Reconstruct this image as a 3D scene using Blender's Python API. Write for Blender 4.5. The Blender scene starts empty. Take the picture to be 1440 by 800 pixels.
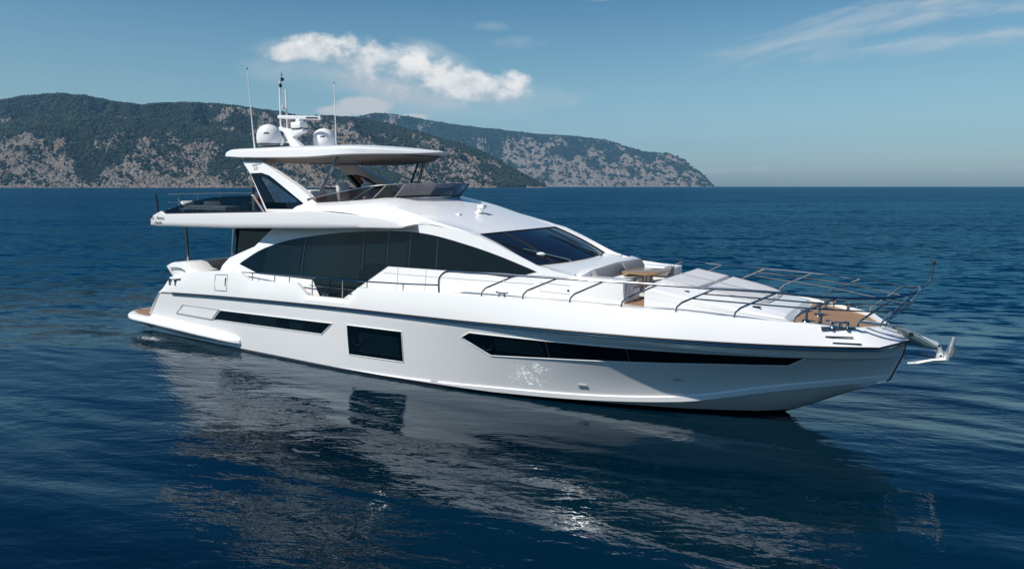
import bpy, bmesh, math, random
import numpy as np
from mathutils import Vector, Matrix
from mathutils.geometry import delaunay_2d_cdt
R = math.radians
random.seed(7); RNG = np.random.default_rng(11)
scene = bpy.context.scene
COL = scene.collection

# ================================================================ camera
FPX = 979.65; TH = .57411
CAMP = Vector((14.0795, -17.4012, 5.42988))
pitch = math.atan(138/FPX)
cam_d = bpy.data.cameras.new('camera'); cam = bpy.data.objects.new('camera', cam_d); COL.objects.link(cam)
cam_d.sensor_fit = 'HORIZONTAL'; cam_d.sensor_width = 36; cam_d.lens = 36*FPX/1440
cam_d.clip_start = .1; cam_d.clip_end = 60000
cam.location = CAMP; cam.rotation_euler = (R(90)-pitch, 0, TH)
scene.camera = cam
scene.render.resolution_x = 1024; scene.render.resolution_y = 568

# ================================================================ sun, sky and exposure
SUN_DIR = Vector((-.22, -.60, .77)).normalized()        # towards the sun
SUN_EL = math.asin(SUN_DIR.z); SUN_ROT = math.atan2(SUN_DIR.x, SUN_DIR.y)
sl = bpy.data.lights.new('sun', 'SUN'); sl.energy = 4.9; sl.angle = R(.53); sl.color = (1, .945, .865)
so = bpy.data.objects.new('sun', sl); COL.objects.link(so); so.rotation_euler = (-SUN_DIR).to_track_quat('-Z', 'Y').to_euler()
so.location = (0, 0, 60)
vs = scene.view_settings; scene.display_settings.display_device = 'sRGB'
vs.view_transform = 'Standard'; vs.look = 'None'; vs.gamma = 1; vs.use_curve_mapping = False; vs.exposure = 0.0
scene.render.engine = 'CYCLES'
scene.cycles.caustics_reflective = False; scene.cycles.max_bounces = 8; scene.cycles.volume_bounces = 0; scene.cycles.transparent_max_bounces = 12

class S:
    """a socket with arithmetic, to write node maths in one line"""
    nt = None
    def __init__(s, k): s.k = k
    @staticmethod
    def m(op, *a):
        n = S.nt.nodes.new('ShaderNodeMath'); n.operation = op
        for i, x in enumerate(a):
            if isinstance(x, S): S.nt.links.new(x.k, n.inputs[i])
            else: n.inputs[i].default_value = x
        return S(n.outputs[0])
    def __add__(s, o): return S.m('ADD', s, o)
    __radd__ = __add__
    def __sub__(s, o): return S.m('SUBTRACT', s, o)
    def __rsub__(s, o): return S.m('SUBTRACT', o, s)
    def __mul__(s, o): return S.m('MULTIPLY', s, o)
    __rmul__ = __mul__
    def __truediv__(s, o): return S.m('DIVIDE', s, o)
def smax(a, b): return S.m('MAXIMUM', a, b)
def sstep(x, lo, hi):
    n = S.nt.nodes.new('ShaderNodeMapRange'); n.interpolation_type = 'SMOOTHSTEP'
    S.nt.links.new(x.k, n.inputs[0]); n.inputs[1].default_value = lo; n.inputs[2].default_value = hi
    return S(n.outputs[0])
def vecn(x, y, z):
    n = S.nt.nodes.new('ShaderNodeCombineXYZ')
    for i, a in enumerate((x, y, z)):
        if isinstance(a, S): S.nt.links.new(a.k, n.inputs[i])
        else: n.inputs[i].default_value = a
    return n.outputs[0]
def noise(vec, scale, detail=4, rough=.55, dist=0, out=0):
    n = S.nt.nodes.new('ShaderNodeTexNoise'); n.inputs['Scale'].default_value = scale; n.inputs['Detail'].default_value = detail
    n.inputs['Roughness'].default_value = rough; n.inputs['Distortion'].default_value = dist
    S.nt.links.new(vec, n.inputs['Vector']); return S(n.outputs[out])
def mixc(f, a, b):
    n = S.nt.nodes.new('ShaderNodeMix'); n.data_type = 'RGBA'
    for i, x in ((0, f), (6, a), (7, b)):
        if isinstance(x, S): S.nt.links.new(x.k, n.inputs[i])
        elif hasattr(x, 'is_linked'): S.nt.links.new(x, n.inputs[i])
        elif i == 0: n.inputs[0].default_value = x
        else: n.inputs[i].default_value = (*x, 1)
    return n.outputs[2]

world = bpy.data.worlds.new('World'); scene.world = world; world.use_nodes = True
nt = world.node_tree; nt.nodes.clear(); S.nt = nt
sky = nt.nodes.new('ShaderNodeTexSky'); sky.sky_type = 'NISHITA'; sky.sun_disc = False
sky.sun_elevation = SUN_EL; sky.sun_rotation = SUN_ROT
sky.altitude = 10; sky.air_density = 1.15; sky.dust_density = 1.0; sky.ozone_density = 1.6
hsv = nt.nodes.new('ShaderNodeHueSaturation'); hsv.inputs['Hue'].default_value = .487; hsv.inputs['Saturation'].default_value = 1.12; hsv.inputs['Value'].default_value = .98
nt.links.new(sky.outputs[0], hsv.inputs['Color'])
tc = nt.nodes.new('ShaderNodeTexCoord'); sep = nt.nodes.new('ShaderNodeSeparateXYZ'); nt.links.new(tc.outputs['Generated'], sep.inputs[0])
dx, dy, dz = S(sep.outputs[0]), S(sep.outputs[1]), S(sep.outputs[2])
cT, sT = math.cos(TH), math.sin(TH)
front = dy*cT - dx*sT                                    # the clouds stand over the coast, seawards of the yacht's port side
fr = smax(front, .05)
cu = (dx*cT+dy*sT)/fr; cv = dz/fr                        # tangents of bearing and elevation
def ell(px, py, a, b, rot=0):
    u0, v0 = (px-720)/FPX, (262-py)/FPX; a /= FPX; b /= FPX
    x = cu-u0; y = cv-v0
    if rot:
        c, s = math.cos(R(rot)), math.sin(R(rot)); x, y = x*c+y*s, y*c-x*s
    x = x/a; y = y/b
    return 1-(x*x+y*y)
def union(l):
    r = l[0]
    for e in l[1:]: r = smax(r, e)
    return r
puff = union([ell(425,80,34,12,8), ell(470,76,52,19,-4), ell(520,88,58,24,-14), ell(580,104,58,27,-18), ell(630,118,58,25,-14), ell(672,126,50,19,-6), ell(718,122,24,15), ell(690,136,60,13), ell(560,132,90,16,-14)])
cvec = vecn(cu, cv*1.35, 0)
n1 = noise(cvec, 14, 9, .60, .2); n2 = noise(cvec, 42, 6, .6)
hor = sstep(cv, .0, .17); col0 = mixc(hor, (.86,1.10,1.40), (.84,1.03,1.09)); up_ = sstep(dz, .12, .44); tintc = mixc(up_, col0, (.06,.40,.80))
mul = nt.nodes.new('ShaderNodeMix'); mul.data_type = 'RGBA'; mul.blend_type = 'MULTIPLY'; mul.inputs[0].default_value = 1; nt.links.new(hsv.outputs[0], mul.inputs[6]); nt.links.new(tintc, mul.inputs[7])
body = sstep(puff*.5+(n1-.5)*2.1+(n2-.5)*.75+.18, -.04, .74)
low = union([ell(512,154,44,14), ell(480,160,30,9), ell(585,168,20,5)])
body2 = sstep(low*.6+(n1-.5)*1.1+(n2-.5)*.6+.25, .1, .6)*.92
veil = union([ell(450,108,100,30,-8), ell(560,140,170,26,-10), ell(690,140,120,24), ell(420,84,60,20)])
veila = sstep(veil*.55+(noise(vecn(cu, cv*2.4, 3), 9, 6, .6)-.5)*1.8+.2, .0, 1.05)*.62
cc, cs = math.cos(R(14)), math.sin(R(14))
cir = vecn(cu*cc+cv*cs, (cv*cc-cu*cs)*6.5, 5)
nc = noise(cir, 9, 8, .66, .4)
streak = union([ell(1150,52,180,24,15), ell(1060,78,85,14,8), ell(1265,36,100,18,12), ell(1300,16,80,11,14), ell(1370,22,120,14,6), ell(1400,58,70,8,4), ell(1290,72,200,14,6)*.6, ell(1100,5,30,5,10), ell(840,8,60,8)])
cirrus = sstep(streak*.62+(nc-.5)*2.0+.10, -.1, 1.6)*.95
patch = union([ell(700,48,30,7)*.6, ell(735,70,40,9)*.5, ell(800,148,14,4), ell(1060,239,24,5), ell(1345,239,22,5), ell(1420,236,20,4), ell(620,85,60,14,-20), ell(1000,240,60,5)])
patcha = sstep(patch*.65+(n1-.5)*1.9+.14, .0, 1.1)*.5
gate = sstep(front, .08, .25)
lit = sstep((n1-.5)*2.2+(n2-.5)*.8+(cv-(262-100)/FPX-(cu-(580-720)/FPX)*-.26)*11+.55, .0, .9)
cloud_c = mixc(lit, (5.4,6.1,6.7), (10.6,10.4,10.1))
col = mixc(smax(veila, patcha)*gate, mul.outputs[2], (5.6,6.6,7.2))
col = mixc(cirrus*gate, col, (6.4,7.0,7.4))
col = mixc(body2*gate, col, (6.8,6.9,7.0))
col = mixc(body*gate, col, cloud_c)
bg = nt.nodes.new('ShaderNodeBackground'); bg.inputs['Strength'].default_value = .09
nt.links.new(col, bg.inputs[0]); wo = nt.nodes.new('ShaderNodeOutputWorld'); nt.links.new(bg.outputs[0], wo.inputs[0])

# ================================================================ materials
def mat(name, color, rough=.4, metal=0, spec=.5, coat=0, ior=None):
    m = bpy.data.materials.new(name); m.use_nodes = True; b = m.node_tree.nodes['Principled BSDF']
    b.inputs['Base Color'].default_value = (*color, 1); b.inputs['Roughness'].default_value = rough; b.inputs['Metallic'].default_value = metal
    b.inputs['Specular IOR Level'].default_value = spec; b.inputs['Coat Weight'].default_value = coat; b.inputs['Coat Roughness'].default_value = .04
    if ior: b.inputs['IOR'].default_value = ior
    S.nt = m.node_tree; return m, b
def pos(m, kind='Object'):
    t = m.node_tree.nodes.new('ShaderNodeTexCoord'); return t.outputs[kind]
def xyz(vec):
    n = S.nt.nodes.new('ShaderNodeSeparateXYZ'); S.nt.links.new(vec, n.inputs[0]); return S(n.outputs[0]), S(n.outputs[1]), S(n.outputs[2])
def bump(b, h, dist=1.0, strength=1.0):
    n = S.nt.nodes.new('ShaderNodeBump'); n.inputs['Distance'].default_value = dist; n.inputs['Strength'].default_value = strength
    S.nt.links.new(h.k, n.inputs['Height']); S.nt.links.new(n.outputs[0], b.inputs['Normal']); return n
M = {}
def gel(name, color, rough, coat):
    m, b = mat(name, color, rough, coat=coat); v = pos(m)
    f = noise(v, .9, 3); g = noise(v, 60, 2)
    c = mixc((f-.5)*.5+.5, tuple(x*.97 for x in color), tuple(min(x*1.02, .9) for x in color))
    S.nt.links.new(c, b.inputs['Base Color'])
    S.nt.links.new((.06+f*.05+rough*.5).k, b.inputs['Roughness'])
    bump(b, noise(v, .8, 2)*.004, 1, .5)
    M[name] = m; return m, b
gel('gelcoat', (.80,.80,.79), .2, .12)
# hull paint: gelcoat with black antifouling below the boot top
m, b = mat('hull_paint', (.8,.8,.79), .1, coat=1.0, spec=.8); M['hull'] = m; v = pos(m); X, Y, Z = xyz(v)
f = noise(v, .7, 3)
wl = S.m('GREATER_THAN', Z, .075)
c = mixc((f-.5)*.5+.5, (.83,.83,.82), (.86,.86,.85))
S.nt.links.new(mixc(wl, (.010,.010,.012), c), b.inputs['Base Color'])
S.nt.links.new((.05+f*.05).k, b.inputs['Roughness']); bump(b, noise(v, .7, 2)*.004, 1, .5)
m, b = mat('deck_nonskid', (.62,.62,.62), .55); M['nonskid'] = m; v = pos(m); bump(b, noise(v, 120, 2)*.002, 1, .6)
m, b = mat('side_nonskid', (.66,.65,.62), .6); M['side_nonskid'] = m; v = pos(m); bump(b, noise(v, 120, 2)*.002, 1, .6)
m, b = mat('teak', (.33,.19,.10), .6); M['teak'] = m; v = pos(m); X, Y, Z = xyz(v)
pl = S.m('FRACT', Y/.09); seam = S.m('LESS_THAN', pl, .10)
g = noise(vecn(X*1.2, Y*14, Z), 5, 5, .6); pt = noise(vecn(X*.2, S.m('FLOOR', Y/.09)*3.1, 0), 3, 1)
tc_ = mixc(g, (.20,.105,.052), (.36,.21,.115)); tc_ = mixc((pt-.3)*1.2, tc_, (.42,.26,.15))
S.nt.links.new(mixc(seam*.8, tc_, (.03,.025,.02)), b.inputs['Base Color']); bump(b, seam*-.002, 1, 1)
m, b = mat('varnished_table_wood', (.30,.16,.05), .25, coat=.5); M['wood'] = m; v = pos(m); X, Y, Z = xyz(v)
g = noise(vecn(X*9, Y*1.5, Z), 4, 6, .6); S.nt.links.new(mixc(g, (.20,.115,.04), (.40,.26,.10)), b.inputs['Base Color'])
def fabric(name, a, c2, sc=260):
    m, b = mat(name, a, .85, spec=.25); v = pos(m); n = noise(v, sc, 2); w = noise(v, 2.2, 3)
    S.nt.links.new(mixc(n*.6+w*.4, a, c2), b.inputs['Base Color']); bump(b, w*.02+n*.001, 1, .6); M[name] = m
m, b = mat('foam', (.8,.82,.83), .8); M['foam'] = m
fabric('grey_cushion', (.20,.20,.21), (.28,.28,.29)); fabric('light_cushion', (.50,.50,.505), (.60,.60,.60)); fabric('white_cushion', (.68,.67,.65), (.78,.77,.75))
fabric('dark_upholstery', (.05,.045,.04), (.10,.09,.08)); fabric('brown_cushion', (.16,.055,.02), (.26,.10,.04))
m, b = mat('stainless', (.42,.405,.39), .12, 1); M['steel'] = m
m, b = mat('galvanized_anchor', (.50,.53,.54), .42, .75); M['anchor'] = m; v = pos(m); n = noise(v, 14, 5, .65)
S.nt.links.new(mixc(n, (.46,.48,.49), (.74,.76,.76)), b.inputs['Base Color']); S.nt.links.new((.3+n*.35).k, b.inputs['Roughness'])
m, b = mat('dark_metal', (.05,.05,.055), .3, .8); M['darkmetal'] = m
m, b = mat('black_rubber', (.012,.012,.013), .45); M['black'] = m
m, b = mat('grey_rub_strip', (.20,.21,.23), .28, .7); M['rub'] = m
m, b = mat('seam_grey', (.30,.30,.31), .6); M['seam'] = m
m, b = mat('beige_headliner', (.30,.295,.29), .7); M['liner'] = m; v = pos(m); w = noise(v, 1.5, 3); S.nt.links.new(mixc(w, (.27,.26,.25), (.34,.33,.32)), b.inputs['Base Color'])
m, b = mat('radome_white', (.78,.78,.77), .25); M['radome'] = m
m, b = mat('led_lens', (.55,.6,.62), .1, spec=.8); M['lens'] = m
# dark glazing: near-black glass whose blinds and frames show faintly behind it
def glaz(name, blinds=None, base=(.001,.006,.010)):
    m, b = mat(name, base, .025, spec=.30, ior=1.5); M[name] = m; v = pos(m); X, Y, Z = xyz(v)
    if blinds:
        sp, areas = blinds; st = sstep(S.m('ABSOLUTE', S.m('FRACT', Z/sp)-.5), .18, .4)
        a = None
        for x0, x1, z0, z1 in areas:
            k = S.m('GREATER_THAN', X, x0)*S.m('LESS_THAN', X, x1)*S.m('GREATER_THAN', Z, z0)*S.m('LESS_THAN', Z, z1)
            a = k if a is None else smax(a, k)
        w = noise(v, 1.3, 3); c = mixc(a*st*(.35+w*.9), tuple(x*.8 for x in base), (.008,.021,.027)); c = mixc(a*.05, c, (.012,.026,.032))
        S.nt.links.new(c, b.inputs['Base Color'])
    bump(b, noise(v, .5, 2)*.006, 1, .5)
glaz('side_glass', (.055, [(-4.9,-3.35,2.6,3.6), (-3.1,-.75,2.5,3.85), (-.55,.2,3.2,4.1), (.35,1.0,3.2,4.1)]))
glaz('hull_glass', (.05, [(-.35,1.12,.66,1.28), (4.3,5.6,1.28,1.62), (-5.2,-3.9,1.02,1.3), (-3.3,-2.7,1.02,1.3)]))
glaz('windshield_glass', None, (.008,.013,.022))
def tint(name, dens, rough=.02, col=(.5,.55,.6)):
    m = bpy.data.materials.new(name); m.use_nodes = True; t = m.node_tree; t.nodes.clear(); S.nt = t
    tr = t.nodes.new('ShaderNodeBsdfTransparent'); tr.inputs[0].default_value = (*[c*dens for c in col], 1)
    gl = t.nodes.new('ShaderNodeBsdfGlossy'); gl.inputs['Roughness'].default_value = rough
    fn = t.nodes.new('ShaderNodeFresnel'); fn.inputs[0].default_value = 1.45
    mx = t.nodes.new('ShaderNodeMixShader'); f2 = t.nodes.new('ShaderNodeMath'); f2.operation = 'MULTIPLY'; f2.inputs[1].default_value = .55; t.links.new(fn.outputs[0], f2.inputs[0]); t.links.new(f2.outputs[0], mx.inputs[0]); t.links.new(tr.outputs[0], mx.inputs[1]); t.links.new(gl.outputs[0], mx.inputs[2])
    o = t.nodes.new('ShaderNodeOutputMaterial'); t.links.new(mx.outputs[0], o.inputs[0]); M[name] = m
tint('smoked_glass', .62, col=(.62,.70,.75)); tint('brown_smoked_glass', .60, col=(.74,.64,.62)); tint('grey_arch_glass', .9, col=(.7,.75,.8))

# ================================================================ mesh helpers
def obj(name, verts, faces, m, parent=None, smooth=40, bevel=0, solid=0):
    me = bpy.data.meshes.new(name); me.from_pydata([tuple(map(float, v)) for v in verts], [], [tuple(f) for f in faces]); me.update()
    o = bpy.data.objects.new(name, me); COL.objects.link(o)
    if m is not None: me.materials.append(M[m] if isinstance(m, str) else m)
    bm = bmesh.new(); bm.from_mesh(me)
    bmesh.ops.remove_doubles(bm, verts=bm.verts, dist=1e-5)
    bmesh.ops.dissolve_degenerate(bm, edges=bm.edges, dist=1e-6)
    bmesh.ops.recalc_face_normals(bm, faces=bm.faces)
    if bevel:
        es = [e for e in bm.edges if len(e.link_faces) == 2 and e.calc_face_angle(0) > R(35)]
        bmesh.ops.bevel(bm, geom=es, offset=bevel, segments=2, profile=.5, affect='EDGES', clamp_overlap=True)
    bm.to_mesh(me); bm.free()
    if smooth:
        me.polygons.foreach_set('use_smooth', [True]*len(me.polygons)); me.set_sharp_from_angle(angle=R(smooth))
    if parent: o.parent = parent
    if solid:
        md = o.modifiers.new('solid', 'SOLIDIFY'); md.thickness = solid; md.offset = 0
    return o
class B:
    """collects shapes into one mesh"""
    def __init__(s): s.v = []; s.f = []
    def add(s, v, f):
        k = len(s.v); s.v += [tuple(p) for p in v]; s.f += [[i+k for i in q] for q in f]; return s
    def box(s, c, d, rz=0, ry=0, taper=1.0):
        v = []
        Mx = Matrix.Rotation(rz, 3, 'Z') @ Matrix.Rotation(ry, 3, 'Y')
        for z in (-.5, .5):
            t = taper if z > 0 else 1
            for x, y in ((-.5,-.5),(.5,-.5),(.5,.5),(-.5,.5)): v.append(Vector(c)+Mx @ Vector((x*d[0]*t, y*d[1]*t, z*d[2])))
        return s.add(v, [(3,2,1,0),(4,5,6,7),(0,1,5,4),(1,2,6,5),(2,3,7,6),(3,0,4,7)])
    def tube(s, pts, r, n=8, closed=False):
        pts = [Vector(p) for p in pts]; rs = r if hasattr(r, '__len__') else [r]*len(pts)
        rings = []; up = None
        for i, p in enumerate(pts):
            a = pts[i-1] if i else (pts[-1] if closed else p); b2 = pts[i+1] if i < len(pts)-1 else (pts[0] if closed else p)
            t = (b2-a).normalized()
            if up is None: up = Vector((0,0,1)) if abs(t.z) < .9 else Vector((1,0,0))
            u = (up-t*up.dot(t)).normalized(); w = t.cross(u); up = u
            rings.append([p+(u*math.cos(2*math.pi*k/n)+w*math.sin(2*math.pi*k/n))*rs[i] for k in range(n)])
        v = [q for r_ in rings for q in r_]; f = []
        L = len(rings)
        for i in range(L if closed else L-1):
            j = (i+1) % L
            for k in range(n): f.append((i*n+k, i*n+(k+1)%n, j*n+(k+1)%n, j*n+k))
        if not closed: f += [tuple(range(n))[::-1], tuple((L-1)*n+k for k in range(n))]
        return s.add(v, f)
    def lathe(s, prof, c, n=24, axis='z'):
        v = []; f = []
        for r, z in prof:
            for k in range(n):
                a = 2*math.pi*k/n; p = (r*math.cos(a), r*math.sin(a), z)
                if axis == 'x': p = (p[2], p[0], p[1])
                if axis == 'y': p = (p[0], p[2], p[1])
                v.append(Vector(c)+Vector(p))
        for i in range(len(prof)-1):
            for k in range(n): f.append((i*n+k, i*n+(k+1)%n, (i+1)*n+(k+1)%n, (i+1)*n+k))
        f += [tuple(range(n))[::-1], tuple((len(prof)-1)*n+k for k in range(n))]
        return s.add(v, f)
    def grid(s, rows, close=False):
        n = len(rows[0]); v = [p for r_ in rows for p in r_]; f = []
        for i in range(len(rows)-1):
            for k in range(n if close else n-1):
                f.append((i*n+k, i*n+(k+1)%n, (i+1)*n+(k+1)%n, (i+1)*n+k))
        return s.add(v, f)
    def prism(s, poly, dirv):
        n = len(poly); d = Vector(dirv); a = [Vector(p) for p in poly]
        return s.add(a+[p+d for p in a], [tuple(range(n)), tuple(range(n, 2*n))[::-1]]+[(i, (i+1)%n, n+(i+1)%n, n+i) for i in range(n)])
    def mirror(s):
        k = len(s.v); s.v += [(p[0], -p[1], p[2]) for p in s.v]; s.f += [[i+k for i in q][::-1] for q in s.f]; return s
    def make(s, name, m, parent=None, **k): return obj(name, s.v, s.f, m, parent, **k)
def smoothcurve(pts, n=6):
    """Catmull-Rom through points"""
    P = [Vector(p) for p in pts]; P = [P[0]*2-P[1]]+P+[P[-1]*2-P[-2]]; out = []
    for i in range(1, len(P)-2):
        for k in range(n):
            t = k/n; a, b2, c, d = P[i-1], P[i], P[i+1], P[i+2]
            out.append(.5*((2*b2)+(c-a)*t+(2*a-5*b2+4*c-d)*t*t+(3*b2-a-3*c+d)*t**3))
    out.append(P[-2]); return out
def dens(poly, step):
    out = []
    for i, a in enumerate(poly):
        b2 = poly[(i+1) % len(poly)]; n = max(1, int(math.dist(a, b2)/step))
        out += [(a[0]+(b2[0]-a[0])*k/n, a[1]+(b2[1]-a[1])*k/n) for k in range(n)]
    return out
def inside(p, poly):
    r = False; x, y = p
    for i in range(len(poly)):
        (x1, y1), (x2, y2) = poly[i-1], poly[i]
        if (y1 > y) != (y2 > y) and x < (x2-x1)*(y-y1)/(y2-y1)+x1: r = not r
    return r
def panel(name, poly, yf, out, th, m, parent, side=-1, step=.12, smooth=25, hole=None):
    """a plate drawn in side view (x, z), laid on the surface y = yf(x, z), standing 'out' proud and 'th' thick"""
    bd = dens(poly, step); xs = [p[0] for p in bd]; zs = [p[1] for p in bd]
    pts = list(bd)
    x = min(xs)+step/2
    while x < max(xs):
        z = min(zs)+step/2
        while z < max(zs):
            if inside((x, z), bd) and min(math.dist((x, z), q) for q in bd) > step*.45: pts.append((x, z))
            z += step
        x += step
    n = len(bd); ed = [(i, (i+1) % n) for i in range(n)]
    if hole:
        hd = dens(hole, step); pts = [p for p in pts[:n]]+[p for p in pts[n:] if not inside(p, hd) and min(math.dist(p, q) for q in hd) > step*.45]
        h0 = len(pts); pts += hd; ed += [(h0+i, h0+(i+1) % len(hd)) for i in range(len(hd))]
    vv, _, ff, *_ = delaunay_2d_cdt([Vector(p) for p in pts], ed, [list(range(n))], 1, 1e-6)
    if hole: ff = [q for q in ff if not inside((sum(vv[i][0] for i in q)/3, sum(vv[i][1] for i in q)/3), hd)]
    k = len(vv)
    v = [(p[0], side*(yf(p[0], p[1])+out), p[1]) for p in vv]+[(p[0], side*(yf(p[0], p[1])+out-th), p[1]) for p in vv]
    f = [tuple(q) for q in ff]+[tuple(i+k for i in q)[::-1] for q in ff]
    from collections import Counter
    ec = Counter(); first = {}
    for q in ff:
        for i in range(len(q)):
            e = (q[i], q[(i+1) % len(q)]); ec[tuple(sorted(e))] += 1; first[tuple(sorted(e))] = e
    for e, c in ec.items():
        if c == 1: a, b2 = first[e]; f.append((b2, a, a+k, b2+k))
    return obj(name, v, f, m, parent, smooth=smooth)
def empty(name, loc=(0,0,0), label=None, cat=None, group=None):
    o = bpy.data.objects.new(name, None); o.location = loc; COL.objects.link(o); o.empty_display_size = .3
    tag(o, label, cat, group); return o
def tag(o, label=None, cat=None, group=None, kind=None):
    for k, x in (('label', label), ('category', cat), ('group', group), ('kind', kind)):
        if x: o[k] = x
    return o
# ---------------------------------------------------------------- hull and cabin shape tables (metres, x forward, y to port, z up)
def pchip(xs, ys):
    xs = np.array(xs, float); ys = np.array(ys, float)
    h = np.diff(xs); d = np.diff(ys)/h
    m = np.zeros(len(xs)); m[0] = d[0]; m[-1] = d[-1]
    for i in range(1, len(xs)-1):
        if d[i-1]*d[i] > 0:
            w1 = 2*h[i]+h[i-1]; w2 = h[i]+2*h[i-1]
            m[i] = (w1+w2)/(w1/d[i-1]+w2/d[i])
    def f(x):
        x = min(max(float(x), xs[0]), xs[-1])
        i = min(int(np.searchsorted(xs, x, 'right'))-1, len(h)-1)
        t = (x-xs[i])/h[i]
        return float((2*t**3-3*t*t+1)*ys[i]+(t**3-2*t*t+t)*h[i]*m[i]+(-2*t**3+3*t*t)*ys[i+1]+(t**3-t*t)*h[i]*m[i+1])
    return f
def lin(xs, ys): return lambda x: float(np.interp(x, xs, ys))
# rub line half breadth and height
YR = pchip([-12.6,-9,-5,0,3,6,7.88,10.1,11.8,12.79],[3.18,3.30,3.36,3.36,3.34,3.22,2.99,2.42,1.75,1.24])
ZR = pchip([-12.6,-9.37,-5.88,-.83,3.15,5.94,7.87,13.3],[1.45,1.64,1.79,1.92,1.98,2.03,2.05,2.05])
# top of topsides (under rub), chine, keel
YT = pchip([-12.6,-9,-5,0,3,6,7.88,10.1,11.8,12.5,13.0,13.2],[3.13,3.26,3.32,3.32,3.29,3.14,2.88,2.26,1.42,.92,.42,0.03])
YK = pchip([-12.6,-6,-2,0,2.8,3.9,5.9,8.6,10.76,12.39,12.9,13.2],[3.10,3.2,3.2,3.1,2.86,2.72,2.36,1.72,.95,.30,.02,.015])
ZK = pchip([-12.6,0,2.8,3.9,5.91,8.6,10.76,12.39,12.9,13.13,13.2],[-.12,-.05,.02,.07,.13,.33,.75,1.03,1.11,1.70,1.97])
ZB = pchip([-12.6,6,9,10.78,11.94,12.9],[-1.1,-1.1,-.65,0,.6,1.10])
def topside(x, z):
    """half breadth of the topside at x, z (under the rub line)"""
    zt = ZR(x)-.05; zk = ZK(x); v = min(max((z-zk)/max(zt-zk,.02),0),1)
    p = 1.0+.50*min(max((x-4)/5,0),1)-.25*min(max((3-x)/8,0),1)
    return YK(x)+(YT(x)-YK(x))*v**p
# bulwark top
YS = pchip([-11,-9,-2,3,5.9,8.9,10.1,11.2,12.35],[3.10,3.2,3.28,3.25,3.04,2.55,2.2,1.78,1.13])
ZS = lin([-11.3,-11.08,-10.54,-9.83,-9.29,-8.45,-6.6,-5.6,-5.15,-2.86,-2.42,-.72,-.3,2.61,5.2,5.9,7.1,8.9,10.1,11.25,12.0,12.37],
         [.7,.98,1.56,2.19,2.27,2.46,2.64,2.62,2.41,2.50,2.16,2.19,2.57,2.65,2.69,2.70,2.69,2.65,2.59,2.53,2.47,2.44])
# cabin side half breadth
CB = pchip([-8,-6.5,-5,-3.5,-2,0,2,4,5.5,7,9,11],[3.12,3.10,3.02,2.90,2.84,2.80,2.74,2.58,2.38,2.16,1.85,1.46])
def cab(x, z): return CB(x)-(.14+.16*min(max((-1.5-x)/3,0),1))*max(z-2.4,-.3)
# ================================================================ sea
m, b = mat('sea_water', (.0012,.0105,.021), .035, spec=.5, ior=1.333); M['water'] = m
nt_ = m.node_tree; g_ = m.node_tree.nodes.new('ShaderNodeNewGeometry'); X, Y, Z = xyz(g_.outputs['Position'])
wa = .45; wx = X*math.cos(wa)+Y*math.sin(wa); wy = Y*math.cos(wa)-X*math.sin(wa)      # crests run along wx
wc = .12; ux = X*math.cos(wc)+Y*math.sin(wc); uy = Y*math.cos(wc)-X*math.sin(wc)       # the swell runs a little across the wind ripples
big = noise(vecn(ux*.040, uy*.13, 0), 1, 2, .45)
sw = noise(vecn(ux*.13, uy*.40, 1), 1, 2, .5, .3)
md = noise(vecn(wx*.9, wy*2.3, 2), 1, 3, .55, .4)
wb = -.1; wx2 = X*math.cos(wb)+Y*math.sin(wb); wy2 = Y*math.cos(wb)-X*math.sin(wb)
sm = noise(vecn(wx2*3.2, wy2*7.5, 3), 1, 3, .6, .3)
gust = sstep(noise(vecn(wx*.02, wy*.06, 9), 1, 3, .6), .35, .65)
patchy = sstep(noise(vecn(X*.07, Y*.07, 4), 1, 3, .6), .40, .62)
h = big*.58+sw*.20+md*(.019+patchy*.016)+sm*(.0026+.0062*patchy+gust*.002)
nb = bump(b, h, 1, 1)
# open water beyond the yacht's lee: short wind ripples as slopes
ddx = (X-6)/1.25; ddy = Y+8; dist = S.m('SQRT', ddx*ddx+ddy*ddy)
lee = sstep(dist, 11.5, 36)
def slopes(vec, sc, det):
    n = S.nt.nodes.new('ShaderNodeTexNoise'); n.inputs['Scale'].default_value = sc; n.inputs['Detail'].default_value = det; n.inputs['Roughness'].default_value = .62
    S.nt.links.new(vec, n.inputs['Vector']); q = S.nt.nodes.new('ShaderNodeSeparateColor'); S.nt.links.new(n.outputs[1], q.inputs[0]); return S(q.outputs[0])-.5, S(q.outputs[1])-.5
s1x, s1y = slopes(vecn(wx*.55, wy*1.5, 11), 1, 3); s2x, s2y = slopes(vecn(wx*.05, wy*.18, 12), 1, 3)
gst = .55+.9*sstep(noise(vecn(wx*.006, wy*.03, 15), 1, 3, .6), .3, .7)
sa = (s1x*1.3+s2x*.4)*lee*gst; sb = (s1y*3.6+s2y*1.5)*lee*gst
def vm(op, p, q):
    n = S.nt.nodes.new('ShaderNodeVectorMath'); n.operation = op; S.nt.links.new(p, n.inputs[0])
    if q is not None: S.nt.links.new(q, n.inputs[1])
    return n.outputs[0]
nn_ = vm('NORMALIZE', vm('ADD', nb.outputs[0], vecn(sa*math.cos(wa)-sb*math.sin(wa), sa*math.sin(wa)+sb*math.cos(wa), 0)), None)
S.nt.links.new(nn_, b.inputs['Normal'])
S.nt.links.new((.03+lee*.17).k, b.inputs['Roughness'])
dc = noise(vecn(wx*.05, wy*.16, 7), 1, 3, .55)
body_c = mixc(sstep(dc, .3, .7), (.0001,.0050,.0120), (.0002,.0120,.0235)); body_c = mixc(lee, body_c, (.0006,.0240,.0500))
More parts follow.
